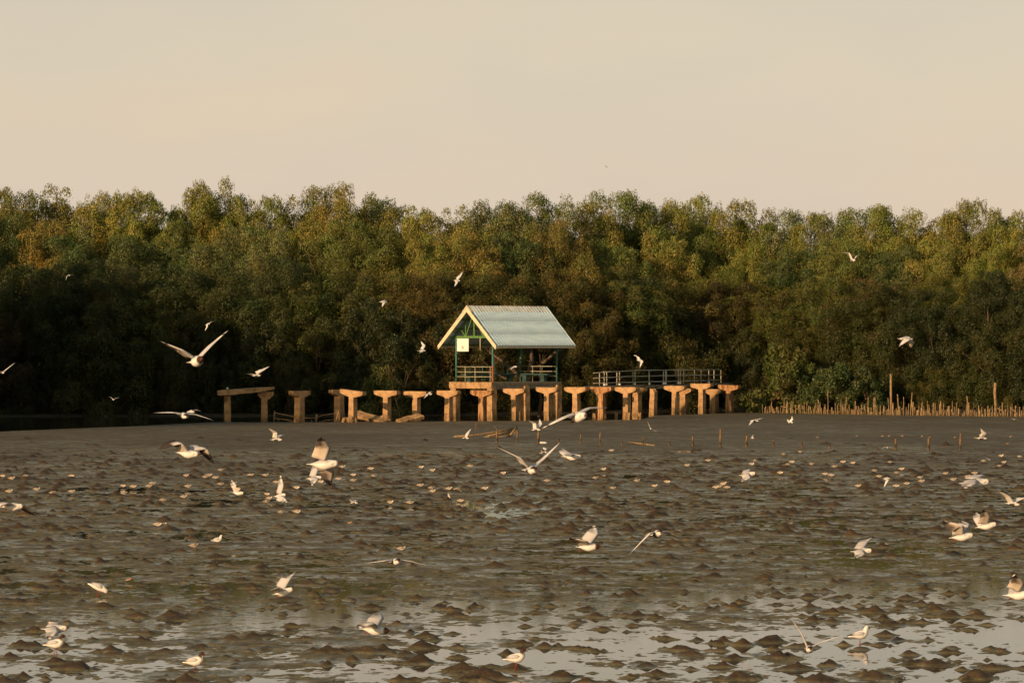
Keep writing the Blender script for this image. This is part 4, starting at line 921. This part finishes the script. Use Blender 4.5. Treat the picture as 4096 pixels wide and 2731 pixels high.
flyer(t_, 'tern flying inside the pavilion outline above the railing', 140, (2070,1463), (2041,1475), ((2058,1468),(2060,1468),(2046,1474)), ((2060,1465),(2066,1462),(2072,1461)))
flyer(g_, 'large white gull gliding in front of the pillars, black tip drooping left', 330, (2345,1659), (2278,1670), ((2305,1650),(2262,1670),(2166,1713)), ((2330,1645),(2366,1633),(2437,1633)), legs=True)
flyer(t_, 'tern with both wings raised just left of the large gull wing tip', 170, (2167,1716), (2125,1719), ((2150,1707),(2146,1692),(2114,1680)), ((2154,1706),(2172,1696),(2159,1675)))
flyer(t_, 'dark-backed tern with one wing up over the bamboo frame', 140, (1879,1750), (1849,1751), None, ((1870,1743),(1878,1729),(1886,1713)))
flyer(t_, 'nearest tern, head on, long wings spread in a wide V', 480, (2146,1876), (2100,1880), ((2124,1872),(2088,1832),(1969,1776)), ((2146,1866),(2176,1840),(2249,1764)), short='the V-winged tern')
flyer(t_, 'small black-bellied tern partly behind the V-winged tern', 150, (2194,1803), (2160,1812), ((2180,1805),(2179,1797),(2164,1796)), ((2182,1803),(2190,1793),(2172,1789)))
flyer(g_, 'low skimming gull trailing orange feet, one dark wing behind', 208, (2330,1826), (2246,1825), ((2292,1818),(2300,1816),(2268,1820)), ((2284,1814),(2278,1808),(2255,1796)), legs=True, short='the gull trailing orange feet')
flyer(t_, 'swooping tern over the walkway railing', 150, (2576,1450), (2549,1439), ((2562,1440),(2574,1443),(2558,1472)), ((2560,1438),(2557,1427),(2535,1422)))
flyer(t_, 'tern seen edge on as a thin slanting line over smooth mud', 95, (2606,1714), (2601,1711), ((2603,1712),(2597,1702),(2589,1682)), ((2604,1714),(2614,1721),(2635,1728)))
flyer(t_, 'tern flying against the right treetops with wings half open', 170, (3421,1037), (3405,1045), ((3408,1032),(3399,1010),(3357,1012)), ((3416,1031),(3430,1022),(3448,1015)))
flyer(t_, 'silvery tern with both wings down before the dark right forest', 262, (3658,1355), (3590,1354), ((3632,1348),(3642,1357),(3591,1386)), ((3640,1350),(3662,1367),(3652,1392)))
flyer(t_, 'grey tern with black cap low over mud below the stakes', 175, (3037,1681), (3002,1684), ((3024,1678),(3017,1679),(2992,1702)), ((3030,1677),(3048,1674),(3066,1673)))
flyer(t_, 'little bright tern with one wing up below the stakes', 100, (3175,1688), (3152,1690), ((3165,1686),(3174,1676),(3167,1661)), ((3162,1685),(3160,1682),(3151,1676)))
flyer(t_, 'tiny tern right of the post beside the tallest post', 78, (3017,1750), (3002,1754), None, ((3010,1750),(3013,1743),(3018,1738)))
flyer(t_, 'tern with raised brownish wing beyond the last tall post', 185, (3954,1751), (3902,1752), ((3930,1745),(3944,1736),(3918,1710)), ((3935,1745),(3952,1733),(3938,1722)), short='the tern beyond the last post')
flyer(g_, 'gull with wings folded down and white-edged, right of centre', 175, (3026,1891), (2956,1901), ((2992,1896),(3004,1908),(2963,1923)), ((2995,1892),(3009,1878),(2985,1884)), short='the gull with drooping folded wings')
flyer(g_, 'large gliding gull with orange bill and black wing tip near right edge', 305, (3964,1925), (3838,1932), ((3905,1918),(3902,1931),(3848,1948)), ((3925,1910),(3949,1903),(3972,1908)), short='the gliding gull with orange bill')
flyer(t_, 'tern among the flock with a single wing drooping straight down', 130, (3563,1911), (3531,1914), ((3550,1912),(3555,1918),(3533,1951)), None, short='the tern with one drooping wing')
flyer(t_, 'brown-lit tern cut by the right edge, left wing raised', 255, (4084,2014), (4023,2012), ((4052,1997),(4038,1984),(3989,1960)), ((4075,2000),(4096,1995),(4150,1985)))
flyer(g_, 'upper gull of the right pair, one dark wing raised high', 225, (3990,2093), (3901,2110), ((3948,2085),(3958,2064),(3927,2030)), ((3945,2086),(3940,2068),(3920,2052)))
flyer(g_, 'lower gull of the right pair, both wings lifted, orange underwing', 252, (3898,2138), (3796,2151), ((3842,2134),(3853,2097),(3766,2078)), ((3866,2130),(3889,2097),(3862,2085)), legs=True, short='the lower gull of the right pair')
flyer(g_, 'grey-backed gull showing black wing tips above and below, lower right', 222, (3492,2200), (3403,2205), ((3450,2203),(3459,2214),(3421,2225)), ((3452,2193),(3476,2173),(3499,2153)))
flyer(g_, 'gull at the lower right edge with orange wing held upright', 300, (4125,2372), (4020,2381), ((4074,2371),(4094,2330),(4050,2290)), ((4080,2370),(4100,2340),(4075,2300)), legs=True)
flyer(g_, 'small gull flapping low between the tern flock and mid mounds', 100, (2529,1990), (2491,1993), ((2510,1989),(2520,1983),(2500,1980)), ((2512,1988),(2530,1978),(2517,1973)), short='the small low-flapping gull')
flyer(g_, 'dark-hooded gull with one wing raised, in the middle of the mud', 250, (2405,2183), (2304,2187), ((2366,2171),(2350,2159),(2279,2144)), ((2376,2173),(2400,2133),(2382,2101)), hood=True, legs=True)
flyer(t_, 'long-winged black-capped tern with wings bent down, centre right', 400, (2646,2124), (2612,2142), ((2630,2126),(2600,2129),(2511,2217)), ((2650,2124),(2677,2127),(2735,2165)))
flyer(t_, 'black-capped tern gliding head on below centre left', 375, (1600,2240), (1565,2249), ((1580,2236),(1543,2239),(1449,2251)), ((1605,2236),(1643,2245),(1721,2267)))
flyer(t_, 'tern with one upright wing near the centre flock', 120, (1809,2005), (1781,2010), ((1797,2003),(1802,1987),(1794,1968)), ((1800,2003),(1806,2001),(1813,2000)), short='the tern with one upright wing')
flyer(t_, 'little hovering tern with both wings open above the left mounds', 140, (1435,2008), (1400,2011), ((1418,2004),(1411,1997),(1400,1990)), ((1422,2004),(1427,2001),(1438,1997)), short='the little hovering tern')
flyer(g_, 'hooded gull skimming the bright puddles with wings up, lower left', 300, (1562,2522), (1438,2512), ((1513,2500),(1508,2487),(1444,2503)), ((1516,2502),(1536,2474),(1520,2460)), hood=True, legs=True)
flyer(g_, 'gull landing above the hooded standing one, wings hanging dark', 272, (276,2510), (165,2514), ((230,2506),(245,2520),(216,2547)), ((228,2504),(240,2495),(190,2540)))
flyer(t_, 'small hooked-wing tern high against the upper left forest', 80, (281,1100), (272,1103), ((275,1101),(271,1103),(263,1124)), ((278,1100),(285,1098),(297,1102)))
flyer(t_, 'tern by the left edge with right wing up', 130, (20,1488), (2,1491), ((10,1486),(0,1483),(-25,1484)), ((15,1485),(38,1469),(62,1449)))
flyer(t_, 'dim little tern before the dark lower left trees', 80, (458,1598), (449,1597), ((452,1596),(444,1588),(430,1585)), ((455,1596),(464,1593),(477,1588)))
flyer(t_, 'tern high above the pavilion, wings spread from top to bottom', 122, (1844,1122), (1814,1121), ((1831,1121),(1834,1130),(1818,1148)), ((1832,1117),(1846,1104),(1852,1085)))
flyer(t_, 'tern left of the pavilion roof height with wing hanging down', 138, (1552,1208), (1516,1207), ((1536,1206),(1544,1210),(1530,1229)), ((1538,1205),(1542,1202),(1546,1199)))
flyer(t_, 'white tern left of the pavilion eave with one curved wing up', 135, (1706,1401), (1672,1403), ((1695,1400),(1698,1404),(1678,1412)), ((1693,1398),(1704,1382),(1683,1363)))
flyer(t_, 'thin arched tern left of the post after the wide gap', 85, (3551,1788), (3547,1789), ((3548,1787),(3538,1787),(3523,1796)), ((3551,1787),(3562,1787),(3579,1796)))
flyer(t_, 'thin arched tern at the far right below the stakes', 66, (4058,1676), (4055,1677), ((4056,1675),(4050,1674),(4039,1678)), ((4057,1675),(4064,1674),(4075,1680)))
flyer(t_, 'thin pale tern slanting above the flock near right edge', 92, (3968,1846), (3964,1847), ((3960,1844),(3950,1832),(3933,1825)), ((3968,1846),(3980,1846),(3998,1849)))
flyer(t_, 'tiny distant bird alone in the pale sky', 66, (2428,667), (2424,668), ((2425,667),(2424,665),(2422,664)), ((2427,667),(2428,669),(2429,671)))

flyer(t_, 'black-capped tern head on over the bright puddles at lower right', 395, (3240,2590), (3234,2596), ((3234,2586),(3209,2538),(3146,2445)), ((3246,2586),(3287,2571),(3397,2535)))

# standing birds: local x = forward, built once per look, on real legs
def stander(name, sp, hood=False, bent=False, variant=0, wings_up=False, legs=True):
    mb = MB(); sd = Vector((0, -1, 0)); r_ = random.Random(variant)
    if sp == 'gull':
        if bent:
            P = [(-.21,.225),(-.16,.215),(-.08,.19),(0,.165),(.07,.135),(.115,.105),(.145,.08),(.165,.06),(.185,.035)]
            wd = [.02,.034,.05,.057,.048,.034,.030,.010,.002]; hg = [.006,.02,.042,.056,.05,.036,.032,.010,.002]
        else:
            P = [(-.215,.155),(-.16,.165),(-.09,.175),(-.01,.175),(.055,.19),(.095,.225),(.105,.262),(.11,.288),(.125,.308),(.150,.305),(.158,.300),(.195,.288)]
            wd = [.02,.032,.048,.060,.058,.043,.032,.031,.030,.02,.009,.002]; hg = [.006,.02,.042,.060,.062,.045,.033,.032,.030,.022,.010,.002]
    else:
        k = variant
        hz_ = [.0, .006, -.006, .01, -.012][k]
        P = [(-.135,.075+.01*k % .02),(-.09,.075),(-.04,.075),(.01,.072),(.05,.082),(.075,.098+hz_),(.09,.108+hz_),(.105,.107+hz_),(.112,.105+hz_),(.142,.098+hz_)]
        wd = [.006,.014,.026,.033,.031,.024,.023,.016,.005,.001]; hg = [.004,.012,.024,.033,.032,.025,.023,.016,.005,.001]
    if sp == 'gull': wd = [a*1.22 for a in wd]; hg = [a*1.32 for a in hg]
    P = [Vector((a, 0, b_)) for a, b_ in P]; fw = []
    for i in range(len(P)): fw.append((P[min(i+1, len(P)-1)]-P[max(i-1, 0)]).normalized())
    n_ = len(P)
    def cf(t, upn, i):
        if sp == 'gull':
            if i >= n_-2: return RED if hood else (.35,.10,.05)
            if hood and i >= n_-(6 if not bent else 4) and not (upn < -.5 and i < n_-4): return BRN
            return WHT
        if i >= n_-2: return (.10,.03,.02)
        if i >= n_-5: return BLK if upn > (.1 if variant % 2 else .3) else WHT
        return TAN if upn > .2 and i < n_-5 else lerp3(WHT, TAN, .65)
    loft(mb, P, wd, hg, fw, sd, cf, 14)
    # folded wings: grey shells along the flanks, dark crossed tips past the tail
    sc_ = 1.0 if sp == 'gull' else .56
    gc = GRY if sp == 'gull' else (.38,.32,.25)
    for s_ in (1, -1):
        if sp == 'gull': Q = [(.065,.205),(.03,.205),(-.03,.2),(-.10,.188),(-.17,.178),(-.235,.172)] if not bent else [(.075,.15),(.04,.175),(-.02,.2),(-.09,.222),(-.16,.245),(-.23,.262)]
        else: Q = [(.045,.092),(.02,.094),(-.02,.092),(-.06,.088),(-.11,.083),(-.155,.080)]
        ww = [.012,.020,.022,.018,.012,.003]; hh = [.012,.034,.038,.028,.016,.004]; off = [.054,.062,.058,.044,.026,.008]
        Qv = [Vector((a, s_*off[i]*(1 if sp == 'gull' else .58), b_)) for i, (a, b_) in enumerate(Q)]
        fq = [(Qv[min(i+1, 5)]-Qv[max(i-1, 0)]).normalized()*-1 for i in range(6)]
        loft(mb, Qv, [a*sc_ for a in ww], [a*sc_ for a in hh], fq, sd, lambda t, u_, i: (BLK if (i >= 5 or (i == 4 and sp == 'gull')) else gc), 10)
    if legs:
        if sp == 'gull':
            for s_, fx in ((.022, .012), (-.022, -.022)):
                mb.tube([(.0, s_, .14), (.005+fx*.3, s_, .075), (fx, s_, .0), (fx, s_, -.05)], [.009, .0055, .005, .005], 6, col=RED)
                for a in (-.35, 0, .35): mb.tube([(fx, s_, .004), (fx+.035*math.cos(a), s_+.035*math.sin(a), .002)], [.005, .003], 5, col=RED)
        else:
            for s_ in (.012, -.012): mb.tube([(0, s_, .055), (.0, s_, -.03)], [.004, .003], 5, col=(.2,.06,.04))
    return mb.mesh(name, M['bird'], True)
def put(me, name, p, rz, sc_, label, cat, group, sink=0):
    o = link(name, me); z = max(0, ground_z(p.x, p.y)); o.location = (p.x, p.y, z-sink); o.rotation_euler = (0, 0, rz); o.scale = (sc_, sc_, sc_*(1.35 if cat == 'tern' else 1))
    tag(o, label, cat, group); return o
gh = stander('gull', 'gull', hood=True); gw = stander('gull', 'gull'); gb = stander('gull', 'gull', bent=True)
GS = 'gulls standing on the mud'
put(gh, 'gull', G(2064, 2684), R(-6), 1.0, 'hooded grey-backed gull standing by the centre bottom puddle', 'gull', GS)
put(gh, 'gull', G(222, 2616), R(-8), 1.02, 'dark-hooded gull standing at the lower left above a large mound', 'gull', GS)
put(gh, 'gull', G(780, 2688), R(-12), .96, 'gull with pale brown hood standing left of bottom centre', 'gull', GS)
put(gw, 'gull', G(3440, 2578), R(10), .98, 'white-headed gull with neck stretched, standing at the lower right', 'gull', GS)
put(gw, 'gull', G(870, 2183), R(5), .80, 'lone white gull standing upright among the left mounds', 'gull', GS)
put(gb, 'gull', G(395, 2381), R(-5), 1.1, 'grey-backed gull bending down to feed at the left', 'gull', GS)
# landing gull with a raised wing
flyer(g_, 'gull just alighting on a mound with one wing raised and black tipped', 228, (1177,2352), (1090,2378), ((1138,2352),(1122,2346),(1094,2352)), ((1146,2348),(1167,2312),(1181,2289)), legs=True)
for lm in [((864,2155), 'the lone upright gull'), ((389,2358), 'the feeding gull'), ((3320,1790), 'the tiniest stub post'), ((2880,1760), 'the tallest post')]: birds.append((None, lm[0], lm[1]))

def zz(lst, x0, y0, f): return [(x0+a*f, y0+b_*f) for a, b_ in lst]
TERN = zz([(25,610),(112,636),(245,604),(675,612),(88,758),(347,738),(495,766),(676,755),(1160,698),(1256,708),(1405,704),(1435,683),(1168,773),(1752,602),(1932,622),(1967,603),(2028,622),(2078,553),(2078,684),(1770,711),(1535,835),(1730,805),(1485,1078),(1540,1075),(1825,1280),(2200,672)], 0, 1650, .4252)
TERN += zz([(125,600),(265,600),(365,663),(558,722),(280,778),(300,818),(275,850),(415,950),(565,950),(990,552),(1090,597),(1255,537),(1285,606),(952,641),(1092,653),(785,665),(1730,522),(1835,557),(2190,517),(1722,695),(1828,726),(1836,751),(1990,729),(2065,737),(1440,857),(1625,863),(2100,840),(2330,727)], 950, 1650, .4252)
TERN += zz([(268,583),(678,650),(1210,545),(1135,632),(1525,657),(1690,698),(1810,664),(1300,720),(1995,506),(2195,457),(1285,367),(2340,690)], 1900, 1650, .4252)
TERN += zz([(323,368),(297,398),(540,321),(663,303),(600,380),(570,397),(750,398),(513,462),(25,573),(48,569),(80,548),(112,572),(987,382),(1060,388),(922,422),(1342,384),(850,472),(898,480),(1225,446),(1428,438),(1392,460),(1258,490),(1100,562),(1388,563),(1468,543),(1568,500),(1580,528),(1760,468),(1820,517),(1925,490),(1980,465),(2180,336),(2320,338),(2200,382),(2167,413),(2048,375)], 2850, 1650, .5298)
TERN += [(1606, 2204)]
BROWN = zz([(793,188),(1090,178),(1282,180),(1333,178),(1432,178),(1580,180),(1640,185),(1830,188),(1985,190),(2250,183),(2227,233),(935,405)], 2850, 1650, .5298)+[(1399,2096),(2711,1840),(515,2322)]
tm = [stander('tern', 'tern', variant=i) for i in range(5)]
# plain brown wader
mbw = MB(); Pw = [Vector(a) for a in [(-.07,0,.05),(-.03,0,.055),(.02,0,.06),(.045,0,.08),(.06,0,.09),(.07,0,.088),(.10,0,.08)]]
loft(mbw, Pw, [.006,.02,.024,.015,.014,.004,.001], [.005,.02,.025,.016,.014,.004,.001], [(Pw[min(i+1,6)]-Pw[max(i-1,0)]).normalized() for i in range(7)], Vector((0,-1,0)), lambda t, u_, i: (.30,.17,.09) if u_ > -.2 else (.55,.42,.30), 10)
for s_ in (.01, -.01): mbw.tube([(0,s_,.04),(0,s_,-.03)], .003, 5, col=(.1,.06,.04))
wm = mbw.mesh('wader', M['bird'], True)
lms = [(m_, s_) for (_, m_, s_) in birds if s_]
rr2 = random.Random(3); rec = []
for lst, me_, nm, cat, grp, adj in ((TERN, tm, 'tern', 'tern', 'small terns standing on the mud', 'standing tern'), (BROWN, [wm], 'wader', 'wader', 'little brown waders on the mud', 'brown wader')):
    for i, (u, v) in enumerate(lst):
        p = G(u, v+6); sz = rr2.uniform(.95, 1.12)
        o = put(me_[rr2.randrange(len(me_))], nm, p, R(rr2.uniform(-32, 28)), sz, None, cat, grp)
        m_, s_ = min(lms, key=lambda q: math.hypot(q[0][0]-u, (q[0][1]-v)*1.6))
        dx, dy = u-m_[0], v-m_[1]; an = math.degrees(math.atan2(-dy*1.6, dx)) % 360
        dr = ['right of', 'beyond and right of', 'beyond', 'beyond and left of', 'left of', 'nearer and left of', 'nearer than', 'nearer and right of'][int(((an+22.5) % 360)//45)]
        rec.append((o, adj, dr, s_, math.hypot(dx, dy)))
keys = {}
for r_ in rec: keys.setdefault((r_[1], r_[2], r_[3]), []).append(r_)
for k_, l_ in keys.items():
    l_.sort(key=lambda q: q[4])
    for i, (o, adj, dr, s_, _) in enumerate(l_):
        if len(l_) == 1: o['label'] = 'only %s %s %s' % (adj, dr, s_)
        else: o['label'] = '%s%s %s %s' % (['closest ', 'second closest ', 'third closest ', 'fourth closest ', 'fifth closest ', 'sixth closest ', 'seventh closest ', 'eighth closest ', 'ninth closest ', 'tenth closest ', 'eleventh closest ', 'twelfth closest '][min(i, 11)], adj, dr, s_)
